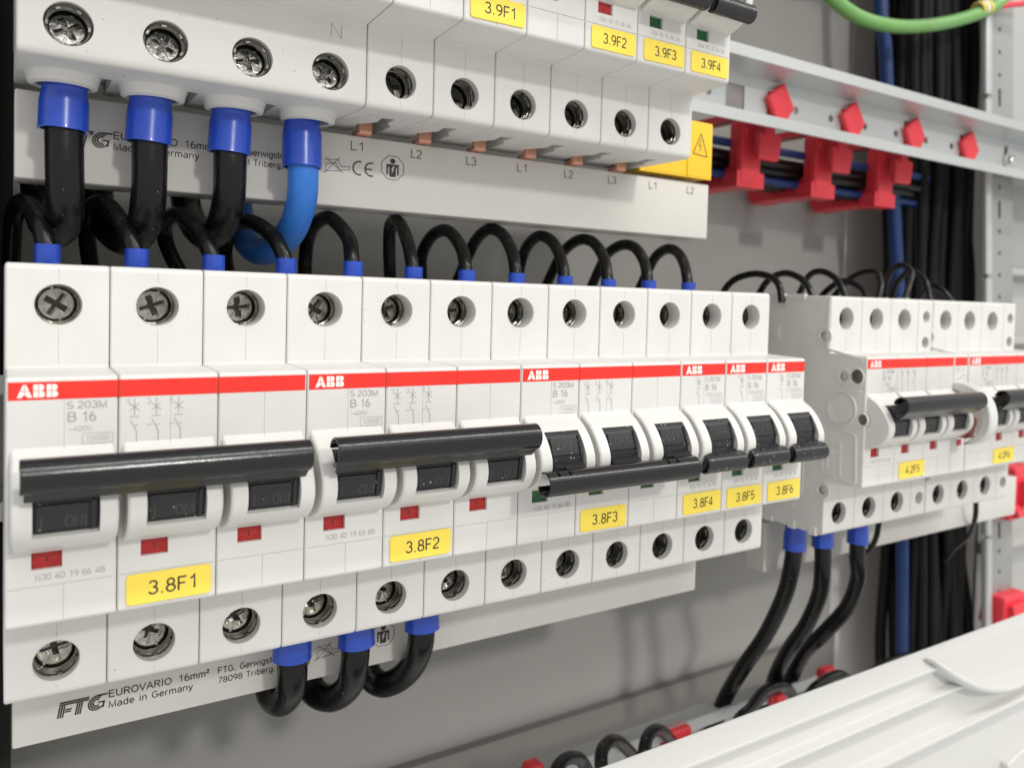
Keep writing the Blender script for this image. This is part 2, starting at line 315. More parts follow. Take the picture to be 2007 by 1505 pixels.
def make_housing():
    b = MB().prism(BODY, 0.09, PW - 0.09, 0.28).me('h', 1)
    u = MB().prism(BULGE, 0.75, 16.8, 0.35).me('u', 1)
    b = boolean(b, u, 'UNION')
    c = MB(); holes(c, [8.7], 1, 1, 4.05, 13)
    c.prism([(-40, -9.2), (-20.6, -3.4), (-6.5, -3.4), (-6.5, 6.4), (-40, 6.4)], 3.8, 13.9)                       # toggle window
    c.box(3.95, -20, -12.3, 8.7, -14.4, -9.15)                   # flag window
    c.prism(MOUTH, -44.5, -30, plane='XY')                        # jagged cable mouth underneath
    c.box(4.2, 12, 38, 13.2, 30, 44.5)
    b = boolean(b, c.me('c', 1))
    c = MB()                                                      # moulding seams
    c.box(8.82, -16.4, 9.3, 8.93, -15.88, 22.2); c.box(8.82, -16.4, -9.0, 8.93, -15.9, -8.6)
    c.box(8.82, -17, -22.9, 8.95, -15.85, -15.5); c.box(-1, -16.4, -15.48, 18.5, -15.82, -15.3)
    c.box(0.6, -16.4, -8.75, 8.8, -15.93, -8.62)
    c.prism([(0.6, 19.5), (4.4, 8.0), (8.0, 8.6), (8.0, 8.9), (4.6, 8.4), (1.0, 19.6)], -43.2, -42.8, plane='XY'); c.box(1.4, 12.4, -43.2, 6.2, 12.7, -42.8)
    c.box(8.64, -0.4, 40, 8.76, 0.12, 42.6); c.box(8.64, -0.4, 23.6, 8.76, 0.12, 30.4)
    c.box(8.64, -0.4, -42, 8.76, 0.12, -40.3); c.box(8.64, -0.4, -31, 8.76, 0.12, -24.5)
    b = boolean(b, c.me('c2', 1))
    rim = MB()                                                    # softened lips of the screw holes
    for z in (35.3, -35.7): rim.lathe((8.7, z), [(4.35, 0.02), (4.28, -0.05), (4.14, -0.05), (4.02, 0.06), (3.99, 0.4), (4.06, 0.5)], n=44)
    b = join(b, rim)
    b.transform(Matrix.Scale(S, 4)); b.name = 'housing'
    return shade(b, 7)
HOUSING = make_housing()
def make_aux():
    b = MB().prism(BODY, 0.09, 9.6, 0.28).me('h', 1)
    c = MB(); c.cyl((5.4, 36.6), 2.3, -2, 6, n=28); c.cyl((5.4, 26.4), 2.3, -2, 6, n=28); c.cyl((5.6, -35.7), 2.5, -2, 6, n=28)
    b = boolean(b, c.me('c', 1)); b.transform(Matrix.Scale(S, 4)); return shade(b, 7)
def cross_cut(me, y, ang, r=2.6, w=0.66, d=1.5):
    c = MB()
    for k in range(2):
        a = ang + k * math.pi / 2; u = Vector((math.cos(a), math.sin(a))); n = Vector((-u.y, u.x))
        q = [u * r + n * w, -u * r + n * w, -u * r - n * w, u * r - n * w]
        c2 = MB(); c2.prism([(p.x, p.y) for p in q], y - 1, y + d + k * 0.02, plane='XZ'); me = boolean(me, c2.me('x', 1))
    return me
def make_screw(sl0, depth, ang, tilt=0):
    """slotted cross-head clamp screw at the bottom of the hole, with its steel cage round it"""
    h = MB(); h.lathe((0, 0), [(0.01, depth), (3.1, depth), (3.5, depth + 0.3), (3.68, depth + 0.8), (3.68, depth + 3), (0.01, depth + 3)], n=40)
    h = cross_cut(h.me('s', 1), depth, ang); c3 = MB(); c3.prism([(3.6 * math.cos(ang + 0.8) + 0.3, 3.6 * math.sin(ang + 0.8)), (-3.6 * math.cos(ang + 0.8) + 0.3, -3.6 * math.sin(ang + 0.8)), (-3.6 * math.cos(ang + 0.8) - 0.3, -3.6 * math.sin(ang + 0.8)), (3.6 * math.cos(ang + 0.8) - 0.3, 3.6 * math.sin(ang + 0.8))], depth - 1, depth + 0.5, plane='XZ'); h = boolean(h, c3.me('x3', 1))
    vs = [tuple(v.co) for v in h.vertices]; fs = [tuple(p.vertices) for p in h.polygons]
    k = MB().add(vs, fs, 0)
    if tilt:
        k.v = [tuple(Matrix.Rotation(tilt, 3, 'X') @ Vector((x, y - depth, z)) + Vector((0, depth, 0))) for x, y, z in k.v]
    k.lathe((0, 0), [(4.04, sl0), (3.9, sl0 + 0.05), (3.9, sl0 + 0.5), (3.98, sl0 + 0.6), (3.98, sl0 + 1.0), (3.88, sl0 + 1.1), (3.88, depth - 1.0), (3.98, depth - 0.9), (3.98, depth - 0.4), (3.8, depth), (3.98, depth + 2), (4.03, depth + 2)], n=40, mi=1)
    nr = 3 if sl0 < 5 else 2
    for q in range(nr):
        yy = sl0 + 1.2 + q * (depth - sl0 - 1.6) / nr
        k.lathe((0, 0), [(4.0, yy), (3.62, yy + 0.12), (3.62, yy + 0.4), (4.0, yy + 0.52)], n=36, mi=1)
    for q in range(2):  # dark cross on the recess floor, its shade put into the colour
        a = ang + q * math.pi / 2; u = Vector((math.cos(a), math.sin(a))); w = Vector((-u.y, u.x)); rr = 2.5 - 0.3 * q; ww = 0.36 + 0.2 * q
        k.add([((u * s1 * rr + w * s2 * ww).x, depth + 1.15 + q * 0.02, (u * s1 * rr + w * s2 * ww).y) for s1, s2 in ((-1, -1), (1, -1), (1, 1), (-1, 1))], [(0, 1, 2, 3)], 3)
    for q in range(6):                                             # teeth of the cage
        a = q * math.pi / 3 + ang; k.box(-0.45, sl0 + 0.1, 3.45, 0.45, sl0 + 1.3, 3.95, 1)
        nv = k.v[-8:]; k.v[-8:] = [(x * math.cos(a) - z * math.sin(a), y, x * math.sin(a) + z * math.cos(a)) for x, y, z in nv]
    for rr, yy in ((3.95, depth - 0.9), (3.9, depth - 0.35)):
        k.lathe((0, 0), [(rr, yy), (rr - 0.2, yy - 0.1), (rr - 0.2, yy + 0.2)], n=36, mi=1)
    k.cyl((0, 0), 3.98, depth + 2.2, depth + 2.4, n=24, mi=2)
    me = k.me('screw'); return shade(me, 30)
SCREWS_T = [make_screw(5.2, 8.3, a) for a in (0.35, 1.0, 0.1)]
SCREWS_B = [make_screw(2.2, 7.2, a, R(-12)) for a in (0.5, 1.2, 0.2)]
SCREWS_R = [make_screw(1.4, 4.8, a, R(-14)) for a in (0.5, 1.1, 0.2, 0.8)]

def pol(u, t, phi): c, s = math.cos(phi), math.sin(phi); return (-16 - u * c + t * s, u * s + t * c)
UP, DOWN, SINGLE = R(29.5), R(-20.5), R(-29)
RU, RDN, RS = 14.4, 13.4, 10.8
def make_toggle(up, single=False):
    k = MB(); th = UP if up else (SINGLE if single else DOWN)
    drum = [(-16 + 8.1 * math.cos(2 * math.pi * i / 72), 8.1 * math.sin(2 * math.pi * i / 72)) for i in range(72)]
    k.prism(drum, 4.0, 13.7, 0.15)
    ph = R(-7.5) if up else R(22)                                   # raised legend plate
    q = [pol(7.5, -2.3, ph), pol(8.35, -2.2, ph), pol(8.45, 0, ph), pol(8.35, 2.2, ph), pol(7.5, 2.3, ph)]
    k.prism(q, 4.3, 12.3, 0.12)
    k.prism([pol(7.9, -2.6, ph), pol(8.5, -2.6, ph), pol(8.5, 2.6, ph), pol(7.9, 2.6, ph)], 12.6, 13.3, 0.1)
    r0 = RU if up else (RS if single else RDN)
    neck = [pol(6.5, -2.6, th), pol(r0 - 1, -1.7, th), pol(r0 - 1, 1.7, th), pol(6.5, 2.6, th)]
    k.prism(neck, 4.4, 13.3, 0.25)
    if not single: k.cyl(pol(r0, 0, th), 1.7, 4.0, 13.6, axis='X', n=20)
    else:
        # widening single lever with a rounded cross piece
        a = [(4.4, 5.0), (13.3, 5.0), (13.3, 8.2), (15.6, r0 - 0.8), (15.6, r0 + 0.6), (1.4, r0 + 0.6), (1.4, r0 - 0.8), (4.4, 8.2)]
        vs = []
        for t in (-2.3, 2.6):
            for x, u in a: y, z = pol(u, t, th); vs.append((x, y, z))
        n = 8; k.add(vs, [tuple(range(n)), tuple(range(n, 2 * n))[::-1]] + [(i, (i + 1) % n, n + (i + 1) % n, n + i) for i in range(n)])
        out = []
        for i in range(20):
            b = R(115) - R(230) * i / 19; out.append(pol(r0 + 2.65 * math.cos(b), 2.65 * math.sin(b), th))
        inn = []
        for i in range(20):
            b = R(-115) + R(230) * i / 19; inn.append(pol(r0 + 2.1 * math.cos(b), 2.1 * math.sin(b), th))
        k.prism(out + inn, 0.9, 16.0, 0.18); k.cyl(pol(r0, 0, th), 1.7, 2.0, 15.4, axis='X', n=20)
        k.prism([pol(r0 - 1.6, 2.3, th), pol(r0 - 0.4, 3.0, th), pol(r0 - 0.1, 2.7, th), pol(r0 - 1.4, 2.0, th)], 5, 12, 0.05)
        k.cyl(pol(r0, 0, th), 2.4, 15.4, 15.9, axis='X', n=24, r2=1.9)
    me = k.me('toggle'); shade(me, 24); return me
def make_legend(up):
    ph = R(-7.5) if up else R(22); k = MB()
    def put(s, x0, x1, t0, t1):
        vs, fs = text_mesh(s, x0, t0, x1, t1); k.add([(x, pol(8.52, z, ph)[0], pol(8.52, z, ph)[1]) for x, _, z in vs], fs)
    if up: put('I', 5.0, 5.2, -1.9, 0.3); put('ON', 8.6, 11.3, -1.9, 0.3); put('I', 11.6, 11.8, -1.9, 0.3)
    else: put('OFF', 6.2, 10.8, -1.0, 1.0)
    return flat(k, 'legend')
def make_bar(L, up):
    k = MB(); th = UP if up else DOWN; r0 = RU if up else RDN
    A = 140; out = []; inn = []
    for i in range(37):
        b = R(A) - R(2 * A) * i / 36; out.append(pol(r0 + 3.05 * math.cos(b), 3.05 * math.sin(b), th))
        inn.append(pol(r0 + 2.5 * math.cos(-b), 2.5 * math.sin(-b), th))
    k.prism(out + inn, 0, L, 0.16)
    if up:                                                         # flat skirt under the bar
        k.prism([pol(r0 + 0.8, -2.9, th), pol(r0 - 3.0, -3.5, th), pol(r0 - 3.2, -2.9, th), pol(r0 + 0.4, -2.3, th)], 0.6, L - 0.4, 0.1)
    else:
        for x in (3.0, 37.0):
            for a, b in ((0, 0.35), (3.2, 3.55)): k.prism([pol(r0 - 1.6, 2.6, th), pol(r0 + 1.4, 3.1, th), pol(r0 + 1.5, 3.45, th), pol(r0 - 1.6, 3.0, th)], x + a, x + b, 0.03)
            k.prism([pol(r0 - 1.9, 2.3, th), pol(r0 - 1.4, 2.4, th), pol(r0 - 1.4, 3.2, th), pol(r0 - 1.9, 3.1, th)], x, x + 3.5, 0.03)
    k.cyl(pol(r0, 0, th), 2.7, L - 0.7, L - 0.1, axis='X', n=28)
    return shade(k.me('bar'), 12)
TOG = {(u, s): make_toggle(u, s) for u, s in ((True, False), (False, False), (False, True), (True, True))}
LEG = {u: make_legend(u) for u in (True, False)}
BAR = {u: make_bar(47.6, u) for u in (True, False)}
def flag_mesh():
    k = MB(); k.box(3.9, -15.0, -12.35, 8.75, -14.3, -9.1)
    vs, fs = text_mesh('0', 6.2, -11.4, 6.55, -10.2, -15.04); k.add(vs, fs, 1); return k.me('flag')
FLAG = {'r': flag_mesh(), 'g': flag_mesh()}
FLAG['r'].materials.append(M['redflag']); FLAG['r'].materials.append(M['ink']); FLAG['g'].materials.append(M['green']); FLAG['g'].materials.append(M['ink'])
def stripe_mesh(a, b):
    k = MB(); k.box(a, -16.04, 18.5, b, -15.9, 21.75); return k.me('stripe')
STRIPE = {(l, r): stripe_mesh(0.4 if l else 0.06, 17.1 if r else 17.44) for l in (0, 1) for r in (0, 1)}
def logo_mesh():
    k = MB(); y = -16.08; x0, z0, h = 1.7, 18.95, 2.35; g = 0.09
    def poly(p): k.add([(x0 + a, y, z0 + b * h / 2.4) for a, b in p], [tuple(range(len(p)))])
    c = 1.15                                                        # first letter: two slanted halves, split across and down the middle
    for s in (-1, 1):
        poly([(c + s * 1.15, 0), (c + s * 0.42, 0), (c + s * 0.30, 0.35), (c + s * g / 2, 0.35), (c + s * g / 2, 1.15), (c + s * 0.72, 1.15)][::s])
        poly([(c + s * 0.68, 1.25), (c + s * g / 2, 1.25), (c + s * g / 2, 2.4), (c + s * 0.22, 2.4)][::-s])
    for bx in (2.45, 4.45):
        poly([(bx, 0), (bx + 0.75, 0), (bx + 0.75, 1.15), (bx, 1.15)]); poly([(bx, 1.25), (bx + 0.75, 1.25), (bx + 0.75, 2.4), (bx, 2.4)])
        for zz, w, hh in ((0, 0.5, 1.15), (1.25, 0.4, 1.15)):
            p = [(bx + 0.84, zz), (bx + 0.84 + w, zz)]
            for i in range(1, 8): a = -math.pi / 2 + math.pi * i / 8; p.append((bx + 0.84 + w + 0.42 * math.cos(a), zz + hh / 2 + hh / 2 * math.sin(a)))
            p += [(bx + 0.84 + w, zz + hh), (bx + 0.84, zz + hh)]; poly(p)
    return flat(k, 'logo')
LOGO = logo_mesh()
Yp = -16.05
def put(k, s, x0, z0, x1, z1, y=Yp, mi=0, **kw): vs, fs = text_mesh(s, x0, z0, x1, z1, y, **kw); k.add(vs, fs, mi)
def frame(k, x0, z0, x1, z1, w, y=Yp, mi=0):
    for p, q in (((x0, z0), (x1, z0)), ((x1, z0), (x1, z1)), ((x1, z1), (x0, z1)), ((x0, z1), (x0, z0))): line(k, p, q, w, y, mi)
def rating_mesh(three):
    k = MB()
    if three:
        put(k, 'S', 9.3, 16.65, 10.35, 18.05, bold=0.015); put(k, '203M', 10.9, 16.65, 15.6, 18.05, bold=0.015)
        put(k, 'B', 9.4, 14.25, 10.8, 16.1, bold=0.01); put(k, '16', 11.7, 14.25, 13.9, 16.1, bold=0.01)
        put(k, '~400V', 9.5, 12.5, 13.3, 13.5, mi=1); frame(k, 11.7, 10.1, 16.6, 12.0, 0.1, mi=1); put(k, '10000', 12.3, 10.5, 16.0, 11.6, mi=1)
        frame(k, 13.3, 8.3, 15.3, 10.05, 0.1, mi=1); put(k, '3', 13.9, 8.6, 14.7, 9.8, mi=1)
    else:
        put(k, 'S', 9.4, 16.6, 10.3, 18.0, bold=0.01); put(k, '201M', 10.8, 16.6, 15.2, 18.0, bold=0.01)
        put(k, 'B 16', 9.5, 14.0, 13.9, 15.9, bold=0.01); put(k, '230/400V', 9.6, 12.3, 16.3, 13.3, mi=1)
        frame(k, 11.6, 10.1, 16.4, 11.9, 0.1, mi=1); put(k, '6000', 12.1, 10.5, 15.9, 11.5, mi=1); frame(k, 13.1, 8.7, 15.0, 10.05, 0.1, mi=1)
    return flat(k, 'rating')
def schema_mesh(cols):
    k = MB(); w = 0.13
    for i, (cx, a, b) in enumerate(cols):
        put(k, a, cx - 1.6, 16.9, cx - 0.9, 18.1, mi=1); line(k, (cx, 18.2), (cx, 15.0), w)
        line(k, (cx - 0.8, 17.2), (cx + 0.8, 15.8), w); line(k, (cx - 0.8, 15.8), (cx + 0.8, 17.2), w); line(k, (cx - 0.85, 14.7), (cx + 0.75, 14.7), w)
        line(k, (cx - 0.75, 14.1), (cx + 0.35, 11.9), w); line(k, (cx + 0.35, 11.95), (cx + 0.35, 8.3), w); put(k, b, cx - 1.4, 8.3, cx - 0.6, 9.6, mi=1)
        line(k, (cx + 0.0, 13.0), (cx + 0.6, 13.0), w)
        if len(cols) > 1 and i: line(k, (cx - 1.6, 13.0), (cx - 0.7, 13.0), w)
    return flat(k, 'schema')
RATE = {t: rating_mesh(t) for t in (True, False)}
SCHEMA3 = schema_mesh([(2.7, '1', '2'), (6.4, '3', '4'), (10.3, '5', '6')]); SCHEMA1 = schema_mesh([(6.8, '1', '2')])
for me in list(RATE.values()) + [SCHEMA3, SCHEMA1]: me.materials.append(M['print']); me.materials.append(M['print2'])
def code_mesh(s, x0, x1): k = MB(); put(k, s, x0, -14.35, x1, -13.15, -16.03); return flat(k, 'code')

def marker(dev, txt, x0, w=15.0, z0=-21.7, h=5.9, tw=8.4, rc=0.8):
    k = MB().prism(rrect(x0, z0, x0 + w, z0 + h, rc), -16.36, -15.98, 0.08, plane='XZ')
    p = obj('marker_label', shade(k.me('marker'), 20), 'yellow', dev, label='yellow marker label reading %s' % txt); p.rotation_euler = (0, random.uniform(-0.014, 0.010), 0)
    k = MB(); put(k, txt, x0 + 3.7, z0 + 1.55, x0 + 3.7 + tw, z0 + 4.35, -16.40, w=0.118)
    obj('marker_lettering', flat(k, 'mk'), 'ink', p)
cnt = [0]
def pole(dev, x, i, up, single, code=None, first=True, three=True, nsc=True, mark=True):
    h = obj('pole_housing', HOUSING, 'plastic', dev, (x, 0, 0))
    for zz, L in ((35.3, SCREWS_T), (-35.7, SCREWS_B)):
        cnt[0] += 1
        obj('terminal_screw', L[cnt[0] % 3], ['screw', 'darkmetal', 'void', 'recess'], h, (8.7, 0, zz))
    obj('red_stripe', STRIPE[(int(i == 0), int(i == 2 or not three))], 'red', h)
    t = obj('toggle', TOG[(up, single)], 'toggle', h)
    obj('toggle_legend', LEG[up], 'legend', h)
    obj('position_flag', FLAG['r' if up else 'g'], [], h, label='red position flag in its window' if up else 'green position flag in its window')
    if first and mark:
        obj('logo_lettering', LOGO, 'white', h)
        obj('rating_print', RATE[three], [], h)
    if mark and three and i == 1: obj('circuit_diagram_print', SCHEMA3, [], h)
    if mark and not three: obj('circuit_diagram_print', SCHEMA1, [], h)
    if code: obj('code_print', code_mesh(code, 4.6, 15.5 if three else 15.0), 'print', h)
    return h
def breaker(label, loc, n, up, txt, code, group):
    d = thing('circuit_breaker', label, 'circuit breaker', loc, group)
    for i in range(n): pole(d, PW * i, i, up, n == 1, code if i == 0 else None, i == 0, n == 3)
    if n == 3: obj('handle_bar', BAR[up], 'black', d, (1.9 if up else -0.5, 0, 0))
    if n == 3: marker(d, txt, 18.9)
    else: marker(d, txt, 1.9, 14.6, tw=7.8)
    return d
GA = 'circuit breakers in the middle row'; GB = 'circuit breakers in the upper row'
breaker('three-pole circuit breaker marked 3.8F1, handle bar up, far left of middle row', (0, 0, 0), 3, True, '3.8F1', 'N30 4D 19 66 4B', GA)
breaker('three-pole circuit breaker marked 3.8F2 with its handle bar up and red flags', (52.5, 0, 0), 3, True, '3.8F2', 'N30 4D 19 65 8B', GA)
breaker('three-pole circuit breaker marked 3.8F3 with its handle bar tipped down', (105, 0, 0), 3, False, '3.8F3', 'N30 4D 19 66 0B', GA)
for q, tx in enumerate(('3.8F4', '3.8F5', '3.8F6')):
    breaker('narrow single-pole circuit breaker with black lever down, marked %s' % tx, (157.5 + PW * q, 0, 0), 1, False, tx, 'N24 1D 1E 3A 3A', GA)
BX, BY, BZ = 1.68, 4.48, 127.5
breaker('three-pole circuit breaker marked 3.9F1 in the upper row, cut by the photo edge', (BX + 70, BY, BZ), 3, True, '3.9F1', None, GB)
breaker('single-pole circuit breaker marked 3.9F2 with a red flag above its label', (BX + 122.5, BY, BZ), 1, True, '3.9F2', 'N24 1D 1E 3A 3A', GB)
for q, tx in enumerate(('3.9F3', '3.9F4')):
    breaker('single-pole circuit breaker marked %s with a green flag above its label' % tx, (BX + 140 + PW * q, BY, BZ), 1, False, tx, 'N24 1D 1E 3A 3A', GB)

# ------------------------------------------------------------------ four-pole switch, top left
def make_rcd():
    b = MB().prism(BODY, 0.09, 69.9, 0.3).me('h', 1)
    c = MB()
    for i in range(4): c.cyl((8.7 + PW * i, -36.2), 4.35, -2, 12, n=44); c.cyl((8.7 + PW * i, 35.3), 4.35, -2, 12, n=44); c.cyl((8.7 + PW * i, 17.5), 5.0, -46, -36, axis='Z', n=36)
    c.box(20, -30, -6, 50, -5, 8)
    b = boolean(b, c.me('c', 1))
    c = MB()
    for i in (1, 2, 3): c.box(PW * i - 2.6, 14.5, -44, PW * i + 0.2, 40, -40.5)
    for i in (1, 3): c.box(PW * i - 3.0, 9.0, -43.3, PW * i + 2.0, 9.4, -42.7); c.box(PW * i + 1.7, 7.5, -43.3, PW * i + 2.0, 9.4, -42.7)
    b = boolean(b, c.me('c3', 1))
    b.transform(Matrix.Scale(S, 4)); return shade(b, 7)
rcd = thing('residual_current_device', 'wide four-pole switch with thick blue-tipped cables below, upper left corner', 'safety switch', (BX, BY, BZ))
RH = obj('switch_housing', make_rcd(), 'plastic', rcd)
for i in range(4):
    obj('terminal_screw', SCREWS_R[i], ['brightscrew', 'darkmetal', 'void', 'recess'], RH, (8.7 + PW * i, 0, -36.2))
    k = MB(); k.lathe((8.7 + PW * i, 17.5), [(4.95, -43.3), (4.95, -45.2), (5.5, -45.6), (6.5, -45.2), (6.7, -44.3), (7.2, -42.9)], axis='Z', n=40)
    obj('cable_collar', shade(k.me('collar'), 25), 'plastic', RH)
k = MB(); k.prism([(-16 + 8 * math.cos(a * math.pi / 18), 8 * math.sin(a * math.pi / 18)) for a in range(36)], 21, 49, 0.2); obj('toggle', k.me('t'), 'toggle', RH)
k = MB(); line(k, (61.2, -28.2), (61.2, -24.9), 0.16, -0.04); line(k, (61.2, -24.9), (63.6, -28.2), 0.16, -0.04); line(k, (63.6, -28.2), (63.6, -24.9), 0.16, -0.04)
obj('terminal_letter', flat(k, 'N'), 'print', RH)

# ------------------------------------------------------------------ combined breakers on the right
AUX = make_aux()
ARM = [(-15.5, 12.4), (-20, 12.2), (-25, 10.6), (-29, 7.2), (-31, 2.5), (-31.2, -2.5), (-29.5, -6.5), (-25.5, -9.6), (-21, -10.5), (-22.5, -9), (-25.5, -6.5), (-27.5, -2.5), (-27.4, 2), (-25, 6), (-21, 8.6), (-15.5, 9.6)]
def side_relief(h):
    k = MB(); x = 0.09
    def ring(y, z, r, w, hh, mi=0): k.lathe((y, z), [(r - w, x + 0.1), (r - w * 0.7, x - hh), (r - w * 0.3, x - hh), (r, x + 0.1)], axis='X', n=40, mi=mi)
    ring(-6.3, 3.9, 6.4, 0.9, 0.45); ring(-6.3, 3.9, 5.2, 0.35, 0.25)
    for y, z, r in ((2.3, 29.0, 2.6), (-6.8, 15.1, 2.5), (-12.2, 15.6, 2.5), (0.5, -26.4, 2.6), (-15.2, 1.0, 1.9)):
        ring(y, z, r + 0.6, 0.7, 0.4); k.cyl((y, z), r, x - 0.02, x + 0.2, axis='X', n=28, mi=2 if (y, z) in ((-12.2, 15.6), (-15.2, 1.0)) else 0)
        if (y, z) not in ((-12.2, 15.6), (-15.2, 1.0)): k.lathe((y, z), [(r * 0.62, x), (r * 0.55, x - 0.5), (r * 0.3, x - 0.75), (0.01, x - 0.8)], axis='X', n=20, mi=1)
    def bar3(y0, z0, y1, z1, w=0.45, hh=0.4):
        a = Vector((y0, z0)); b = Vector((y1, z1)); d = (b - a).normalized(); n = Vector((-d.y, d.x)) * w
        k.prism([tuple(a - n), tuple(b - n), tuple(b + n), tuple(a + n)], x - hh, x + 0.1, 0.1)
    bar3(-14, 10.6, -6.3, 10.4); bar3(0.1, 3.9, -1.5, -2); bar3(-1.5, -2, -12.5, -5); bar3(-12.5, -5, -13.2, -21)
    bar3(-2, -8.2, -6.0, -8.2); bar3(-6.2, -8.2, -6.6, -20.8); bar3(-6.6, -20.8, -13.2, -21.6); bar3(1.5, -12, -3.5, -12.4); bar3(1.5, -12, 1.5, -19.5); bar3(1.5, -19.5, -4.2, -20.2); bar3(-1, -13.5, -1, -18.5, 0.3)
    bar3(1.0, 42.2, 1.0, 24.5, 0.5, 0.3); bar3(1.0, 24.2, -14.6, 23.8 - 2.2, 0.45, 0.3)
    k.box(x - 0.4, 24, 27.0, x + 0.1, 27.5, 31.5); bar3(24, -34.5, 14, -34.8); bar3(10, -16, 10.5, -30, 0.4, 0.3)
    for yy, w in ((12, 5), (22, 6), (33, 5)): k.box(x - 0.5, yy, 42.0, x + 1, yy + w, 43.9)
    k.box(x - 0.6, 3, -43.6, x + 1.5, 6, -40.5); k.box(x - 0.6, 13, -43.4, x + 1.5, 16, -40.5); k.box(x - 0.6, 24, -43.2, x + 1.5, 40, -41)
    obj('side_relief', shade(k.me('side'), 25), ['plastic', 'brightscrew', 'darkmetal'], h)
    k = MB(); rr = random.Random(3)
    for q in range(3):
        for j in range(26): z = 30 - j * 0.95; k.box(x - 0.05, 13.0 - q * 1.7 + rr.random() * 0.2, z, x + 0.02, 14.1 - q * 1.7, z + 0.2 + 0.3 * rr.random())
    obj('moulded_fine_print', k.me('fine'), 'cover', h)
def rcbo(label, x0, txt, code, mx):
    d = thing('combined_circuit_breaker', label, 'circuit breaker', (x0, 0, 0), 'combined breakers at the right end')
    hs = [pole(d, PW * i, i, True, False, code if i == 0 else None, i == 0, True) for i in range(3)]
    side_relief(hs[0])
    a = obj('auxiliary_housing', AUX, 'plastic', d, (52.6, 0, 0))
    k = MB(); rect(k, 0.6, 18.5, 9.0, 21.75, -16.04); obj('red_stripe', flat(k, 's'), 'red', a)
    k = MB(); put(k, 'N', 2.0, 16.2, 3.4, 17.8); put(k, 'T', 5.6, 16.0, 6.8, 17.6); line(k, (2, 13), (7.5, 15), 0.3, Yp); put(k, '0,03', 2.0, 10.8, 7.0, 12.0); obj('rating_print', flat(k, 'p'), 'print', a)
    k = MB().prism([(q.x, q.y) for q in smooth([(y, z, 0) for y, z in ARM + ARM[:1]], 4)][:-1], -0.3, 5.2, 0.5); obj('guard_arm', shade(k.me('arm'), 20), 'cover', d, (52.6, 0, 0))
    k = MB(); k.prism(fillet([(-14, -8, 1), (-22, -8.5, 1.5), (-24, -1, 2), (-14, 4, 1)], 6), 0.6, 4.6, 0.4); obj('reset_lever', shade(k.me('lv'), 30), 'brown', d, (52.6, 0, 0))
    k = MB(); k.box(3.6, -16.03, -12.1, 7.0, -15.5, -9.7); obj('position_flag', k.me('f'), 'redflag', d, (52.6, 0, 0))
    obj('handle_bar', BAR[True], 'black', d, (2.0, 0, 0))
    marker(d, txt, mx, 15.2, rc=0.2)
rcbo('right-hand combined breaker marked 4.2F5 with exposed left side and guard arm', 241.4, '4.2F5', 'N24 1D 1E 3A 3A', 20.2)
rcbo('last combined breaker marked 4.2F6, partly cut off at the right edge', 304.1, '4.2F6', None, 19.8)
# ------------------------------------------------------------------ comb busbars behind the rows
def logo_ftg(k, x, z, h):
    # striped slanted letters F, T and G made of bars with thin gaps
    sh = 0.18; y = 30.94
    def P(p): k.add([(x + a + b * sh, y, z + b) for a, b in p], [tuple(range(len(p)))])
    def bar(x0, z0, x1, z1): P([(x0, z0), (x1, z0), (x1, z1), (x0, z1)])
    w = 0.34; g = 0.12; s = w + g
    for q in range(3): bar(q * s, 0, q * s + w, h - 0.95)
    for q in range(2): bar(0, h - 0.4 - q * 0.5, 5.9, h - q * 0.5)
    bar(1.35, h * 0.42, 2.7, h * 0.42 + 0.36); bar(1.35, h * 0.42 - 0.5, 2.6, h * 0.42 - 0.14)
    for q in range(3): bar(3.5 + q * s, 0, 3.5 + q * s + w, h - 0.95)
    cx, cz = 7.7, h / 2
    for q in range(3):
        r1 = h / 2 - q * 0.46; r0 = r1 - 0.34; p = [];
        for i in range(17): a = R(60) + R(300 - (20 if q else 0)) * i / 18; p.append((cx + r1 * math.cos(a), cz + r1 * math.sin(a)))
        for i in range(16, -1, -1): a = R(60) + R(300 - (20 if q else 0)) * i / 18; p.append((cx + r0 * math.cos(a), cz + r0 * math.sin(a)))
        n = len(p)
        k.add([(x + a + b * sh, y, z + b) for a, b in p], [(i, i + 1, n - 2 - i, n - 1 - i) for i in range(16)])
    bar(cx, h - 0.4, cx + 2.0, h); bar(cx + 0.2, cz - 0.2, cx + 1.7, cz + 0.15); bar(cx + 1.3, cz - 1.4, cx + 1.7, cz + 0.15)
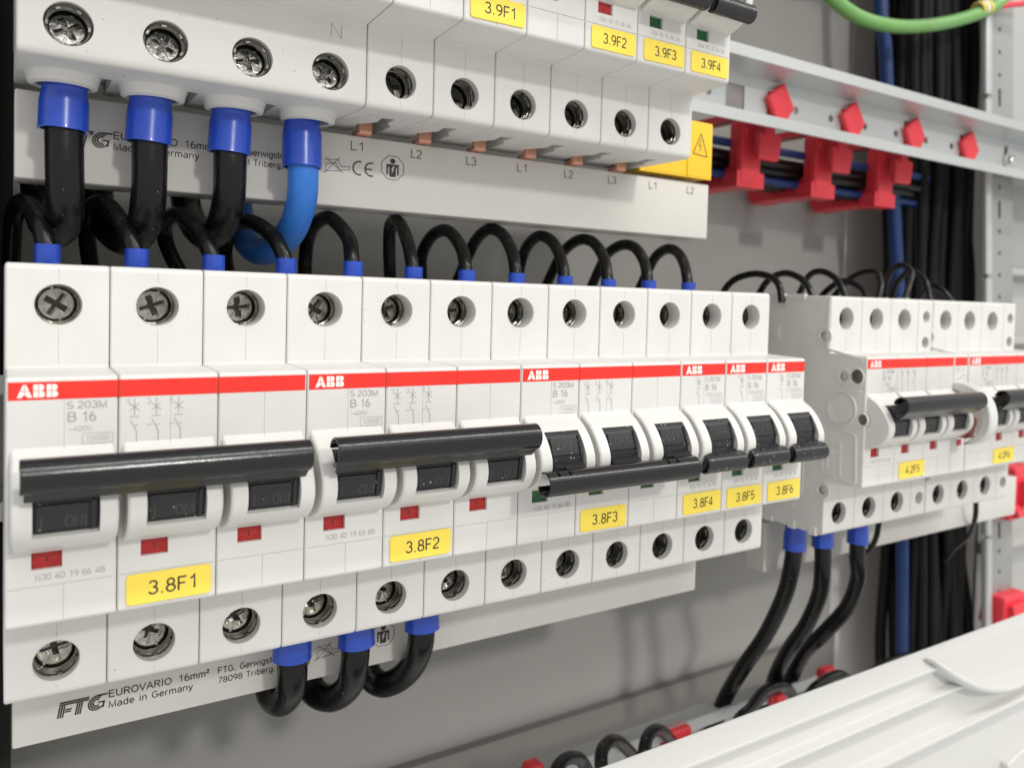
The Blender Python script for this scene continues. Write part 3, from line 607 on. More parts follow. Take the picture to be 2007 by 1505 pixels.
def busbar(label, x0, x1, z0, z1, zt, prints=True, pins=(), yb=44, lab=False):
    d = thing('busbar', label, 'busbar', (0, 0, 0), 'comb busbars')
    k = MB().prism(fillet([(31, z0, 0.5), (yb, z0, 0.5), (yb, z1, 0.5), (31, z1, 0.5)], 4), x0, x1, 0.3)
    obj('busbar_housing', shade(k.me('bus'), 12), 'busbar', d)
    if pins:
        for px in pins:
            k = MB(); k.prism(fillet([(34, z1 + 0.1, 0), (34, z1 + 1.4, 0), (30.2, z1 + 1.6, 0), (29.5, z1 + 6, 0), (28.2, z1 + 6, 0), (28.2, z1 + 0.1, 0.8)], 4), px - 1.9, px + 1.9, 0.3)
            obj('copper_pin', k.me('pin'), 'copper', d)
    k = MB(); y = 30.95; X = x0 - 1.7
    def t(s, a, b, c, e, **kw): put(k, s, X + a, zt + b, X + c, zt + e, y, w=0.14, **kw)
    if prints:
        logo_ftg(k, X + 10.2, zt - 4.2, 3.7)
        t('EUROVARIO', 20.7, -1.8, 34.3, 0.0); t('16mm\u00b2', 35.9, -1.8, 43.0, 0); t('Made in Germany', 20.7, -4.3, 39.2, -2.6)
        t('FTG, Gerwigstra\u00dfe', 45.0, -1.8, 62.5, -0.1); t('78098 Triberg, Germany', 45.0, -4.3, 68.5, -2.7)
        a = [(69.8, -0.6), (73.5, -0.2), (74.4, -2.0), (76.8, -1.8), (76.8, -2.6), (74.0, -2.9), (73.0, -1.1), (70.4, -1.5), (70.0, -3.9), (69.2, -3.8)]
        for q in range(len(a) - 1): line(k, (X + a[q][0], zt + a[q][1]), (X + a[q + 1][0], zt + a[q + 1][1]), 0.14, y)
        line(k, (X + 70, zt - 3.9), (X + 74, zt + 0.4), 0.14, y); line(k, (X + 70.2, zt + 0.1), (X + 75, zt - 3.7), 0.14, y); line(k, (X + 70.0, zt - 3.6), (X + 74.5, zt - 3.0), 0.14, y)
        for cx, e in ((79.4, 0), (82.8, 1)):
            p = []; n = 15
            for i in range(n): b = R(70) + R(220) * i / (n - 1); p.append((cx + 1.7 * math.cos(b), -1.85 + 1.8 * math.sin(b)))
            for i in range(n - 1): line(k, (X + p[i][0], zt + p[i][1]), (X + p[i + 1][0], zt + p[i + 1][1]), 0.42, y)
            if e: line(k, (X + cx - 1.5, zt - 1.85), (X + cx + 0.2, zt - 1.85), 0.42, y)
        cx, cz = X + 89.0, zt - 0.7; o = [(cx + 3.5 * math.cos(R(22.5 + 45 * i)), cz + 3.5 * math.sin(R(22.5 + 45 * i))) for i in range(8)]
        for i in range(8): line(k, o[i], o[(i + 1) % 8], 0.17, y)
        k.add([(cx + 0.75 * math.cos(R(10 * i)), y, cz + 1.9 + 0.75 * math.sin(R(10 * i))) for i in range(36)], [tuple(range(36))])
        rect(k, cx - 1.0, cz + 1.85, cx + 0.9, cz + 2.0, y - 0.02)
        rect(k, cx - 1.8, cz + 0.2, cx + 1.8, cz + 1.0, y); rect(k, cx - 1.8, cz - 2.0, cx - 1.35, cz + 0.2, y); rect(k, cx + 1.35, cz - 2.0, cx + 1.8, cz + 0.2, y); rect(k, cx - 0.95, cz - 2.5, cx + 0.95, cz + 0.2, y)
        k.add([(cx + a, y - 0.03, cz + b) for a, b in ((0.1, 0.5), (-0.5, -0.7), (-0.05, -0.6), (-0.35, -1.7), (0.55, -0.35), (0.1, -0.45), (0.6, 0.5))], [tuple(range(7))], 1)
    if lab:
        for q, s in enumerate('L1 L2 L3 L1 L2 L3 L1 L2'.split()):
            xx = x0 + 75.3 + 17.35 * q; put(k, s, xx, zt + 2.8, xx + 3.3, zt + 5.3, y)
    me = flat(k, 'busprint'); me.materials.append(M['ink']); me.materials.append(M['busbar']); obj('printed_lettering', me, [], d)
    return d
busbar('white comb busbar with printed lettering under the upper row', 1.9, 209.2, 62.6, 82.2, 75.3, pins=[BX + 70 + 8.6 + 17.45 * q for q in range(6)], lab=True)
busbar('white comb busbar with printed lettering under the middle row', 1.9, 209.2, -66.2, -46.5, -57.1)
b3 = busbar('short comb busbar under the right-hand combined breakers', 245.3, 433.0, -65.8, -46, -70, prints=False, yb=41)
k = MB(); put(k, 'EUROVARIO 16mm\u00b2', 300, -52.0, 322, -50.4, 30.95); line(k, (338, -51.5), (343, -51.5), 1.2, 30.95); obj('printed_lettering', flat(k, 'p3'), 'print', b3)
cap = thing('busbar_end_cap', 'yellow plastic end cap with a black warning triangle', 'end cap', (178, 29.4, 84))
k = MB().prism(fillet([(0, 0, 0.5), (14, 0, 0.5), (14, 19.8, 0.8), (0, 19.8, 0.8)], 4), 0, 31, 0.4); k.box(19, -0.5, 0.3, 20, 0.2, 19); k.box(-2, 0.2, -0.3, 30.8, 1.2, 4)
obj('cap_body', shade(k.me('cap'), 20), 'yplastic', cap)
k = MB()
for p, q in (((21.6, 8.2), (28.4, 7.6)), ((28.4, 7.6), (25.2, 15.6)), ((25.2, 15.6), (21.6, 8.2))): line(k, p, q, 0.35, -0.06)
for p, q in (((25.2, 13.4), (24.3, 11.2)), ((24.3, 11.2), (25.4, 11.3)), ((25.4, 11.3), (24.8, 9.3))): line(k, p, q, 0.3, -0.06)
obj('warning_triangle', flat(k, 'tri'), 'ink', cap)

# ------------------------------------------------------------------ wires and cables
W=[[(7.8,24,44.3),(7.5,24.5,47.9),(6.5,28,53),(5,36,56.9),(3.5,46,58.5),(2.2,56,55.6),(1.7,62,43.8)],
 [(25.1,24,44.3),(24.5,24.5,48),(22.9,28,53.1),(20.9,38,58.4),(19.1,48,59.9),(17.5,56,56.2),(18.1,60,49.9),(19.5,62,40.6)],
 [(41.6,24,43.8),(41.1,24.5,47.5),(39.5,28,52.2),(37.1,36,56.8),(35.5,44,57.9),(34.8,52,55.3),(36.5,56,49.5),(40.9,58,41.4)],
 [(58.7,24,43.9),(58.2,24.5,48),(56.5,28,53),(53.9,36,56.8),(51.6,44,57.3),(50.5,52,54.1),(50.7,56,48.9),(52.9,60,41.9)],
 [(76,24,44),(75.8,24.5,48),(76.5,29,53.7),(75.7,37,58.6),(74.8,44,60.4),(73.5,52,57.9),(73.6,58,51.7),(74,60,40.4)],
 [(93.1,24,43.3),(92.9,24.5,47.5),(93.4,29,53.7),(94.3,36,58.8),(94.8,42,61.1),(95.6,48,59.6),(97,52,52.9),(99.4,56,39.6)],
 [(109.5,24,43.2),(109.3,24.5,47.6),(110.1,29,53.2),(110.1,36,58),(109.6,42,59.2),(108.5,48,56.9),(108.5,54,51.2),(110.8,58,41.6)],
 [(126,24,43),(125.8,24.5,47.9),(126.8,29,53.9),(127.1,36,59.2),(126.4,43,60.8),(125.9,50,58.1),(126,56,53),(125.5,64,42.9)],
 [(143.4,24,42.8),(143.2,24.5,47.5),(144.4,29,53.3),(145.4,36,58.2),(145,43,59.9),(145,50,57),(146.1,56,51.5),(147.6,62,40.9)],
 [(160.2,24,42.5),(160,24.5,47.4),(161.6,29,53.4),(162.3,36,58.6),(161.8,43,59.9),(161.3,50,57.6),(162.8,58,53.6),(163.6,68,43.2)],
 [(177,24,42.7),(176.7,24.5,47.6),(178.6,29,53.1),(180.1,36,57.9),(180.1,43,59.2),(179.9,50,57.3),(182.4,58,53.9),(184.2,68,43.9)],
 [(194.7,24,42.7),(194.5,24.5,47.4),(196.8,29,52.9),(199.6,36,57.4),(200.9,43,59),(201.7,50,57),(203,56,52.6),(202.4,62,42.5)]]
T=[[(239.9,22,40.7),(240.3,24,46.9),(241.9,30,50.2),(241.8,38,51.5),(240.1,46,49.8),(239.7,52,45.7),(240.9,56,40.1)],
 [(255.4,20,41.1),(256.5,24,47.4),(256.4,30,51.2),(257.2,38,52.3),(257.1,46,49),(256.9,52,41)],
 [(275.6,20,41.5),(276.4,24,48.1),(277.9,30,52.3),(277.1,36,54),(277.1,42,51.3),(279.8,50,41.1)],
 [(293.9,24,41.3),(296.2,28,46.6),(296.4,34,49.8),(298,42,50.3),(297.9,50,45.4),(297.9,54,39.6)],
 [(295.2,20,42),(299.6,22,48.9),(304.7,28,54.5),(305.6,36,54.6),(305.7,44,50.8),(304.1,52,41.6)],
 [(313.3,20,42.4),(319,22,49.5),(329.3,28,56.2),(329.9,34,59),(332.9,42,54.6),(341,50,42.5)],
 [(335.7,22,42.9),(336.2,25,51.2),(338.9,30,54.8),(340.7,36,57.2),(342.9,44,52.2),(346.1,50,42.6)],
 [(356.4,24,42.4),(355.1,28,47.9),(356.1,34,50.3),(358.1,40,48.9),(360.7,46,41)]]
C=[[(10.6,22,77.3),(10.8,22,64.6),(11.1,24,57.1),(11.1,32,53),(9.8,44,51.8),(8.2,55,55.4),(7.3,62,62.2),(6.9,66,73)],
 [(27.2,22,77),(27.3,22,66.5),(27.3,24,58.5),(27,31,53),(25,42,50.6),(22.5,54,53.8),(20.8,62,60.8),(19.9,66,71.9)],
 [(44.5,22,76.4),(44.6,22,67.3),(44.9,25,60.2),(44.6,32,54.9),(43.3,42,53.1),(42,52,56.5),(41.4,60,62.5),(41,66,74.4)],
 [(61.6,22,75.6),(62,22,67.9),(62.4,25,61.7),(62.2,32,55.6),(60.7,42,51.1),(58.5,52,50.3),(56.8,60,54.4),(56.7,66,61.4),(56.3,70,72.1)]]
D=[[(61.2,22,-51.9),(61.3,22,-59.9),(61.6,25,-65.2),(61.3,31,-70.2),(60.8,38,-71.8),(61.1,44,-70.5),(61.2,48,-63.3)],
 [(78.1,22,-52),(77.7,22,-60.3),(78.2,27,-68.3),(76.7,35,-74.6),(74.2,42,-75.9),(72.6,46,-72.6),(72.6,50,-65)],
 [(97,22,-51.5),(96.7,22,-58.8),(97.1,27,-66.3),(96.4,35,-73.7),(93.7,42,-77.7),(90.7,46,-75.1),(90.3,50,-67.3)]]
E=[[(249.9,20,-48.1),(250.2,21,-59.3),(252.2,26,-74.2),(253,36,-94.1),(250.9,46,-111),(250.3,55,-127.4),(249,62,-147.8)],
 [(266.1,20,-49.3),(266.9,20,-63.7),(269.4,23,-76.4),(270.5,30,-91.4),(271.8,40,-106),(275.7,50,-121.7),(281.2,60,-144.4)],
 [(288.5,20,-51.2),(288.6,20,-62.9),(292.2,22,-73.7),(293.8,28,-87.8),(289.5,36,-100.6),(288.8,46,-113),(291.1,56,-131.2)]]
F=[[(307.7,24,-52.6),(309.4,26,-58.8),(311.7,30,-65.1),(314.3,36,-70)],
 [(383.2,24,-52.5),(386.5,26,-60.8),(396,34,-72.3),(403,46,-83.4),(417.1,60,-96.1)]]
L=[[(141.7,20,-113.2),(146.9,26,-112),(154.5,32,-113.8),(163.9,38,-119.4),(169.2,40,-126.3)],
 [(160.1,20,-112.2),(164.8,26,-111.3),(172.5,32,-113),(181.6,38,-118.7),(192.5,44,-129.2)],
 [(178,20,-114.1),(184.2,26,-112.5),(192.9,32,-114.7),(202.5,38,-121.1),(213.1,44,-131.6)],
 [(227.3,26,-123.5),(233.3,30,-120.9),(245.7,36,-122.3),(260.8,42,-120.9),(277.9,46,-125.2),(289.7,50,-136.6)],
 [(244.4,40,-130.3),(260.1,44,-125),(271.5,46,-124.7),(287.1,50,-132.5)],
 [(261.6,26,-124.7),(280.9,32,-120.4),(303.6,38,-123),(322.8,44,-135.4)],
 [(302.4,30,-128.2),(328.3,36,-125.2),(360.7,42,-129.3),(404.6,50,-141.2)]]
G=[[(293.3,60,184.3),(311.2,60,176.7),(329.8,60,173.3),(353.3,60,174.8),(378.1,60,180),(404.5,60,188.1),(430.3,60,198.4),(448.3,60,208.4),(463,62,222.9)]]
R_=[[(444.9,60,205.7),(454.1,58,208.6),(477.1,56,214.3)]]
B=[[(376.4,86,217.1),(383.5,86,176.1),(389.3,86,136.6),(400.7,86,68.9),(411.7,86,-15.8),(416.8,86,-88.5),(423.7,86,-187.2)]]

def wire(name, label, cat, pts, r, m, group, ferr=None, fr=2.5, sub=8, dirz=1, flare=0.0):
    o = thing(name, label, cat, pts[0], group); p0 = Vector(pts[0])
    k = MB().tube([tuple(Vector(p) - p0) for p in pts], r, sub=sub); me = k.me('wire')
    for p in me.polygons: p.use_smooth = len(p.vertices) == 4
    obj('insulation', me, m, o)
    if ferr:                                     # ferr = (z_near, z_far) relative to the first point
        a, b = ferr; w = 0.35
        k = MB(); k.lathe((0, 0), [(fr * 0.92, a), (fr * 0.92, a + (b - a) * 0.18), (fr, a + (b - a) * 0.34), (fr, b), (fr - w, b), (fr - w, a)], axis='Z', n=32, closed=True)
        obj('ferrule', shade(k.me('ferrule'), 30), 'ferrule', o)
    return o
GW = 'black wires looping into the middle row'
LW = ['leftmost black wire loop, half lost in the dark, entering breaker 3.8F1', 'second black wire loop into 3.8F1, bent over a thick cable', 'third black wire loop into 3.8F1, in front of the thick cable',
      'first black wire loop of 3.8F2, crossing the thick blue cable', 'round black wire loop entering the middle pole of 3.8F2', 'narrow upright black wire loop entering the last pole of 3.8F2',
      'black wire loop entering the first pole of 3.8F3', 'black wire loop entering the middle pole of 3.8F3', 'black wire loop entering the last pole of 3.8F3',
      'black wire loop entering the single-pole breaker 3.8F4', 'black wire loop entering the single-pole breaker 3.8F5', 'last black wire loop with blue ferrule, entering 3.8F6']
for pts, lb in zip(W, LW): wire('wire', lb, 'wire', pts, 2.02 if pts[0][0] < 90 else 1.9, 'rubber', GW, (-2.5, 3.7), 2.5)
LT = ['flat arched thin black wire, first over the left side of the combined breaker', 'thin black wire arching second over the combined breakers', 'thin black wire arching above the first hole of 4.2F5', 'low thin black wire above the second hole of 4.2F5',
      'thin black wire with squared bend above 4.2F5', 'tallest thin black wire arch above 4.2F5', 'thin black wire bending over the auxiliary unit of 4.2F5', 'short thin black wire sloping down to the top of 4.2F6']
for pts, lb in zip(T, LT): wire('thin_wire', lb, 'wire', pts, 1.35, 'rubber', 'thin wires over the combined breakers')
LC = ['leftmost thick black cable hanging in a U under the four-pole switch', 'second thick black cable in a U under the four-pole switch', 'third thick black cable in a U under the four-pole switch']
for pts, lb in zip(C[:3], LC): wire('thick_cable', lb, 'cable', pts, 3.75, 'rubber', 'thick cables of the four-pole switch', (-4, 0.0), 4.75, sub=10)
wire('thick_cable', 'bright blue thick cable hanging in a U under the four-pole switch', 'cable', C[3], 3.75, 'bluecable', 'thick cables of the four-pole switch', (-4, 0), 4.75, sub=10)
LD = ['thick black cable bend below the first pole of 3.8F2, foremost of three', 'thick black cable bend below the middle pole of 3.8F2', 'thick black cable bend below the last pole of 3.8F2, farthest right']
for pts, lb in zip(D, LD): wire('thick_cable', lb, 'cable', pts, 3.75, 'rubber', 'thick cables under the middle row', (4, 0), 4.75, sub=10)
LE = ['long thick black cable slanting down left from 4.2F5, leftmost of three', 'middle thick black cable bending down left from 4.2F5', 'rightmost thick black cable curving down from 4.2F5']
for pts, lb in zip(E, LE): wire('thick_cable', lb, 'cable', pts, 3.3, 'rubber', 'thick cables under the combined breakers', (4, 0), 4.3, sub=10)
rb0 = random.Random(5)
for o in bpy.data.objects:
    if o.name.startswith('ferrule') and o.parent and o.parent.name.startswith('thick_cable'):
        g = o.parent['group']; me = o.data; fr = 4.75; n = 32
        # sleeves sized to what shows below the terminal
        if 'four-pole' in g: pz = o.parent.location.z / S; z = [{0: 72.8, 1: 72.2, 2: 72.0, 3: 70.5}[min(3, int(o.parent.location.x / S / 16.5))] - pz, 84.3 - pz]
        elif 'middle row' in g: z = [-3.0, 6.0]
        else: z = [-6.0, 5.0]; fr = 4.3
        k = MB(); k.lathe((0, 0), [(fr * 0.9, z[1]), (fr * 0.9, z[1] - 3.2), (fr, z[1] - 5.5), (fr + 0.05, z[0] + 0.5), (fr + 0.18, z[0]), (fr - 0.45, z[0]), (fr - 0.45, z[1])], axis='Z', n=40, closed=True)
        nm = shade(k.me('ferrule'), 30); nm.materials.append(M['ferrule']); o.data = nm; o.rotation_euler = (rb0.uniform(-0.05, 0.05), rb0.uniform(-0.05, 0.05), 0)
for pts, lb in zip(F, ['thin black wire dropping past the left end of the lower right busbar', 'thin black wire crossing the front of the lower right busbar']): wire('thin_wire', lb, 'wire', pts, 1.25, 'rubber', 'thin wires at the lower right busbar')
LL = ['black wire loop lowest along the bottom rail, beside a red clip', 'black wire loop second from the left on the bottom rail', 'black wire loop third along the bottom rail, before the red clip', 'black cable arching over the red clip behind the white cover', 'black cable lying behind the arched one at the white cover', 'black cable arched round the upper red clip behind the white cover', 'rightmost black cable just showing over the white cover']
for pts, lb in zip(L, LL): wire('wire', lb, 'cable', pts, 2.25, 'rubber', 'cables along the bottom rail')
g = wire('earth_cable', 'bright green earth cable sagging across the top right', 'cable', [(x, y, z + 1.6) for x, y, z in G[0]], 3.35, 'greencable', None, sub=10)
for q, mm in ((0, 'ring'), (1, 'ringpale'), (2, 'ring')):
    k = MB(); a = Vector(G[0][6]) + Vector((q * 3.6 - 3.5, 0, q * 1.1 + 0.6)) - Vector(G[0][0]); k.lathe((0, 0), [(3.4, -1.4), (4.1, -1.2), (4.1, 1.2), (3.4, 1.4)], axis='X', n=28)
    k.v = [tuple(Matrix.Rotation(R(-24), 3, 'Y') @ Vector(v) + a) for v in k.v]; obj('identification_ring', shade(k.me('ring'), 30), mm, g)
wire('thin_wire', 'thin red wire leaving the green cable at the top right corner', 'wire', R_[0], 1.6, 'redclip', None)

# ------------------------------------------------------------------ rails
def hat_rail(name, label, zc, x0, x1, hh=15.1, ylip=47.0, cuts=None):
    o = thing(name, label, 'mounting rail', (x0, ylip, zc), 'mounting rails')
    t = 1.1; D = 15.0; a, b = hh, hh - 4.6
    prof = [(0, a), (0, b), (D, b - 1.6), (D, -b + 1.6), (0, -b), (0, -a), (t, -a), (t, -b - t), (D + t, -b + 0.6), (D + t, b - 0.6), (t, b + t), (t, a)]
    me = MB().prism(prof, 0, x1 - x0, 0.0).me('r', 1)
    if cuts: me = boolean(me, cuts.me('c', 1))
    me.transform(Matrix.Scale(S, 4)); obj('rail_profile', shade(me, 20), 'steel', o)
    return o
c = MB(); x0B = 176.0
c.box(245.6 - x0B, 12, -7.5, 256.5 - x0B, 20, 4.2)
DX = [276.2, 325.6, 374.2, 423.5]
for X in (235.8, 288.6, 312.5, 337.6, 362.0, 387.2, 410.3): c.cyl((X - x0B, -1.2), 1.7, 12, 20, n=20)
for X in DX: c.prism(rrect(X - x0B - 6, -7, X - x0B + 6, 6, 1), 12, 20, plane='XZ')
c.prism(rrect(462 - x0B, -7, 466 - x0B, 6, 1), 12, 20, plane='XZ')
hat_rail('mounting_rail', 'grey steel mounting rail with punched holes, upper right', 127.3, x0B, 560, cuts=c)
hat_rail('mounting_rail', 'steel mounting rail behind the middle row of breakers', 0, -2.5, 430, hh=17.5)
hat_rail('mounting_rail', 'steel mounting rail glimpsed at the bottom behind the white cover', -143.5, -2, 300, hh=17.5)

# clips: diamond head in front of the rail web, bracket behind holding the bundle
def clip(label, X, zc=127.3, sign=1, bracket=True, Yw=62.0, grp='red clips along the upper rail'):
    o = thing('cable_clip', label, 'cable clip', (X, Yw, zc), grp)
    k = MB(); k.prism(fillet([(-8.2, 1.2, 1.0), (1.5, 8.8, 1.0), (8.4, -1.4, 1.0), (3.0, -8.4, 1.5), (-2.0, -9.0, 1.5)], 5), -3.2, -0.3, 0.5, plane='XZ'); k.box(-3.5, -1, -5, 3.5, 4, 5)
    obj('clip_head', shade(k.me('head'), 25), 'redclip', o)
    if bracket:
        k = MB(); z0 = -32; F = lambda L: fillet(L, 5)
        k.prism(F([(12, -6, 1), (20, -6, 1), (20, z0 + 6, 2), (52, z0 + 8, 2), (58, z0 + 2, 1), (54, z0 - 4, 1), (44, z0 - 3, 2), (12, z0 - 3, 2)]), -8, 4.5, 0.8)
        k.prism(F([(50, z0 + 4, 1), (58, z0 + 4, 1), (58, -2, 1), (50, -2, 1)]), -4, 2, 0.5)
        k.box(-4.5, 3, -4, 3, 52, -1); k.box(-10, 12.5, z0 - 3.5, 7, 22, z0 + 3.5); k.box(-8.6, 14, z0 + 3, -7.6, 19, -8); k.box(4.2, 14, z0 + 3, 5.0, 19, -8)
        obj('clip_bracket', shade(k.me('br'), 25), 'redclip', o)
        k = MB(); k.prism(fillet([(-6, -24, 1), (7, -24, 1), (9, -12, 2), (-6, -12, 1)], 4), 3.5, 7, 0.6, plane='XZ'); k.box(-3, 3, -14, 3, 7, -6); obj('clip_tab', shade(k.me('tab'), 25), 'redclip', o)
for X, lb in zip(DX, ['red cable clip with diamond head nearest the square hole', 'red cable clip with diamond head, second on the upper rail', 'red cable clip with diamond head, third on the upper rail']): clip(lb, X)
clip('smallest red diamond clip head, nearest the perforated post', DX[3], bracket=False)
def redbit(label, x, y, z, sx, sy, sz, rot=0.0):
    o = thing('cable_clip', label, 'cable clip', (x, y, z), 'red clips elsewhere')
    k = MB(); k.prism(fillet([(-sy, -sz, 1.5), (sy, -sz, 1.5), (sy * 0.7, sz, 2), (-sy, sz, 2)], 5), -sx, sx, 0.8); k.prism(fillet([(-sy * 1.6, -sz * 0.3, 1), (-sy * 0.6, -sz, 1), (-sy * 0.5, sz * 0.2, 1), (-sy * 1.4, sz * 0.6, 1)], 4), -sx * 0.7, sx * 0.9, 0.5)
    q = obj('clip_body', shade(k.me('rb'), 25), 'redclip', o); q.rotation_euler = (0, rot, 0)
redbit('red clip beside the right end of the lower busbar', 494, 66, -66, 12, 9, 15)
redbit('red clip tucked between busbar end and post', 478, 62, -76, 6, 8, 4)
redbit('red clip above the white cover at the right edge', 490, 66, -136, 12, 8, 9)
redbit('dark red clip at the foot of the long slanting cable', 217, 48, -132.5, 5.5, 4, 6)
redbit('small red clip under an arched black cable', 272, 48, -128.5, 3.5, 3.5, 3)
redbit('small red clip highest behind the white cover', 307, 48, -127, 4, 3.5, 3)
redbit('tiny red clip tip at the bottom edge of the photo', 150, 46, -123, 3, 4, 3)
# bundle of cables along the upper rail
rb = random.Random(11)
for q in range(13):
    y = 84 + 5.2 * (q % 4) + rb.uniform(-0.8, 0.8); z = 98.5 + 3.9 * (q // 4) + rb.uniform(-0.8, 0.8)
    pts = [(180 + 60 * j, y + rb.uniform(-1.2, 1.2), z + rb.uniform(-1.2, 1.2)) for j in range(5)]
    blue = q in (0, 12); rw = 1.9 if blue else 2.7
    if q == 12: pts = [(x, 82, 112) for x, y, z in pts]
    if q == 0: pts = [(x, 84, 98) for x, y, z in pts]
    wire('bundled_cable', 'dark blue cable on top of the bundle in the red clips' if q == 12 else 'dark blue cable at the bottom of the bundle in the red clips' if q == 0 else 'black cable running in the bundle held by the red clips', 'cable', pts, rw, 'darkblue' if blue else 'rubber', 'cables bundled in the red clips')

# ------------------------------------------------------------------ post, vertical cables, panels, cover
LEAN = 0.085
post = thing('perforated_post', 'grey perforated steel post with round holes at right', 'post', (465, 66, 0))
def lx(z): return -LEAN * z
me = MB().box(-2, 0, -260, 25, 1.6, 330).me('p', 1); c = MB()
for q in range(46):
    z = -252 + 12.5 * q
    if q % 5 == 3: c.prism(rrect(9.2, z - 5, 11.8, z + 5, 1), -2, 4, plane='XZ')
    elif q % 5 != 4 or True: c.cyl((10.5, z), 1.3, -2, 4, n=14)
me = boolean(me, c.me('c', 1))
for v in me.vertices: v.co.x += lx(v.co.z)
me.transform(Matrix.Scale(S, 4)); obj('perforated_flange', shade(me, 20), 'post', post)
k = MB()
for z0, z1 in ((-260, -92), (-90, -62), (-59.5, 58), (60.5, 157), (159.5, 330)):
    p = MB().prism(fillet([(-7.4, -3, 1.5), (-1.5, -3, 1.5), (-1.5, 1.2, 0.5), (-7.4, 1.2, 0.5)], 5), z0, z1, 0.3, plane='XY'); k.add([(x + lx(z), y, z) for x, y, z in p.v], p.f)
obj('rounded_edge', shade(k.me('edge'), 25), 'steel', post)
k = MB(); k.lathe((0, 0), [(4.2, 0), (4.2, -1), (2.6, -1.2), (2.4, -3.2), (1.2, -4.2), (0.01, -4.4)], n=24); bolt = thing('bolt', 'shiny round-headed bolt fixing the rail to the post', 'bolt', (465.5, 61.9, 125)); obj('bolt_head', shade(k.me('bolt'), 30), 'brightscrew', bolt)
LV = 0.06
for q in range(39):
    x = 415 + 4.6 * (q % 13) + rb.uniform(-2, 2); y = 84 + 7 * (q // 13) + rb.uniform(-2, 2)
    pts = [(x - LV * z + rb.uniform(-3, 3), y + rb.uniform(-3, 3), z) for z in range(-230, 480, 70)]
    wire('riser_cable', 'black cable running upright in the bundle left of the post', 'cable', pts, 3.1, 'duskrubber', 'upright cables left of the post')
bpts = [tuple(p) for p in B[0]]; bpts = [(bpts[0][0] - 12, bpts[0][1], 420)] + bpts
wire('riser_cable', 'blue upright cable along the left edge of the black bundle', 'cable', bpts, 3.6, 'darkblue', None)
for q in range(5):
    pts = [(-5.0 - 5 * (q % 3) + rb.uniform(-1, 1), 50 + 9 * (q // 2), z) for z in range(-230, 480, 80)]
    wire('riser_cable', 'black cable running upright at the left edge of the photo', 'cable', pts, 3.6, 'duskrubber', 'upright cables at the left edge')
dk = thing('cable_duct', 'dark grey cable duct behind the upright cables, with small rivets', 'cable duct', (470, 104, 0))
k = MB(); p = MB().box(-26, 0, -260, 34, 3, 420); k.add([(x - LV * z, y, z) for x, y, z in p.v], p.f); obj('duct_wall', k.me('dw'), 'darkpanel', dk)
for x, z in ((12, 199), (12, 184), (26, 182), (15, -122), (15, -137)):
    k = MB(); k.lathe((x - LV * z, z), [(2.2, 0), (1.6, -0.8), (0.01, -1.2)], n=16); obj('rivet', k.me('rv'), 'steel', dk)
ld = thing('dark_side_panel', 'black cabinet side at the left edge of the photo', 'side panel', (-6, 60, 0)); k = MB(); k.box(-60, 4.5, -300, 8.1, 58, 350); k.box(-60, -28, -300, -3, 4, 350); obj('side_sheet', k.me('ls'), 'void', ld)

k = MB(); k.box(-120, 122, -420, 402, 125, 420); o = obj('cabinet_back_wall', k.me('bw'), 'panel'); o['kind'] = 'structure'
k = MB(); k.box(-119, 117, -419, 401, 121.9, -152); o = obj('cabinet_plinth_panel', k.me('pl'), 'lowshade'); o['kind'] = 'structure'  # darker sheet painted in for the shadow band behind the bottom rail
k = MB(); k.box(404, 128, -420, 700, 131, 420); o = obj('cabinet_back_wall', k.me('bw2'), 'panel2'); o['kind'] = 'structure'
k = MB(); k.box(402, 122.2, -420, 403.8, 131, 420); o = obj('cabinet_back_wall', k.me('bw3'), 'panel2'); o['kind'] = 'structure'
k = MB(); k.box(-120, 8, 250, 401, 121.8, 252); o = obj('cabinet_roof', k.me('roof'), 'panel'); o['kind'] = 'structure'  # unseen sheet added overhead to shade the upper back wall
sp = thing('neighbouring_enclosure', 'pale grey ribbed plastic enclosure beyond the post at right edge', 'enclosure', (492, 84, 0))
k = MB(); k.box(0, 0, -260, 160, 2, 420); obj('enclosure_wall', k.me('ew'), 'enclosure', sp)
for z in (150, 118, 62, 20, -40, -108):
    k = MB(); k.prism(fillet([(-9, 0, 1), (1, -2, 1), (1, 6, 1), (-9, 4, 1)], 4), 0, 150, 0.4); k.v = [(x, y, zz + z) for x, y, zz in k.v]; obj('enclosure_rib', shade(k.me('rib'), 20), 'enclosure', sp)

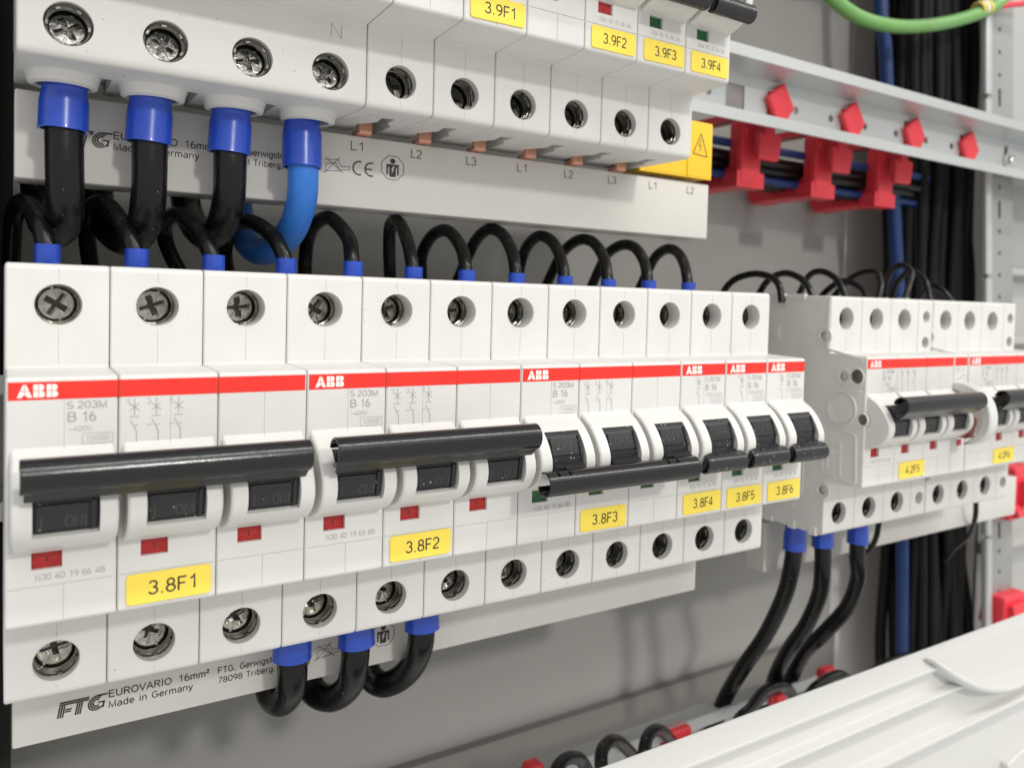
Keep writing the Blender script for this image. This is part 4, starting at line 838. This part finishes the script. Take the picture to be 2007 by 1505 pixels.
# white moulded cover, lower right
cv = thing('white_cover', 'white moulded plastic cover with ridges and finger grip, bottom right', 'cover', (120, -20, -93.8))
P = [(9.0, 3.4, 0.8), (0, 0.1, 0.5), (0.2, -1.2, 0.3), (3.0, -2.0, 0.7), (2.2, -9.0, 0.6), (-1.4, -9.9, 0.5), (-1.4, -11.0, 0.4), (2.6, -12.0, 0.9), (1.4, -24.1, 0.6), (-2.8, -25.2, 0.5), (-2.8, -26.6, 0.5), (1.6, -27.6, 0.9), (0, -62, 0.5), (6, -62, 0), (10, -4, 0)]
me = MB().prism(fillet(P, 6), -60, 330, 0.3).me('cover', 1)
# finger grip: scoop cut out of the ridge, then a curved lip standing proud
lipc = [(163, 3.0), (171, -2.4), (181, -8.0), (191, -12.4), (203, -15.4), (217, -16.6), (232, -15.6), (246, -12.0), (258, -6.5), (268, 0.5)]
c = MB(); top = [(x, z) for x, z in lipc]; c.prism([(x, z) for x, z in top] + [(268, 8), (163, 8)], -6, 3.6, plane='XZ')
me = boolean(me, c.me('c', 1)); me.transform(Matrix.Scale(S, 4))
obj('cover_moulding', shade(me, 22), 'cover', cv)
k = MB(); L2 = smooth([(x, 0, z) for x, z in lipc], 5); prof = [(3.8, 1.2), (-4.6, 1.5), (-6.0, 0.9), (-6.3, -0.2), (-5.6, -1.2), (-2.0, -2.0), (3.8, -3.2)]; vs = []
for i, p in enumerate(L2):
    t = (L2[min(i + 1, len(L2) - 1)] - L2[max(i - 1, 0)]).normalized(); n = Vector((-t.z, 0, t.x)); f = math.sin(math.pi * i / (len(L2) - 1)) ** 0.45
    f = max(f, 0.12)
    for y, h in prof: h *= min(1, f * 1.3); vs.append((p.x + n.x * h, y if y > 0 else y * f, p.z + n.z * h))
n = len(prof); q = len(L2); fs = [(a * n + i, a * n + (i + 1) % n, (a + 1) * n + (i + 1) % n, (a + 1) * n + i) for a in range(q - 1) for i in range(n)] + [tuple(range(n)), tuple(range((q - 1) * n, q * n))[::-1]]
k.add(vs, fs); obj('finger_grip', shade(k.me('grip'), 50), 'cover', cv)
k = MB(); k.prism(fillet([(214, -60, 1), (214, -50, 1), (224, -47.5, 2), (330, -40, 1), (330, -60, 1)], 4), -3.0, 1.5, 0.6, plane='XZ'); obj('lower_step', shade(k.me('ls'), 25), 'cover', cv)
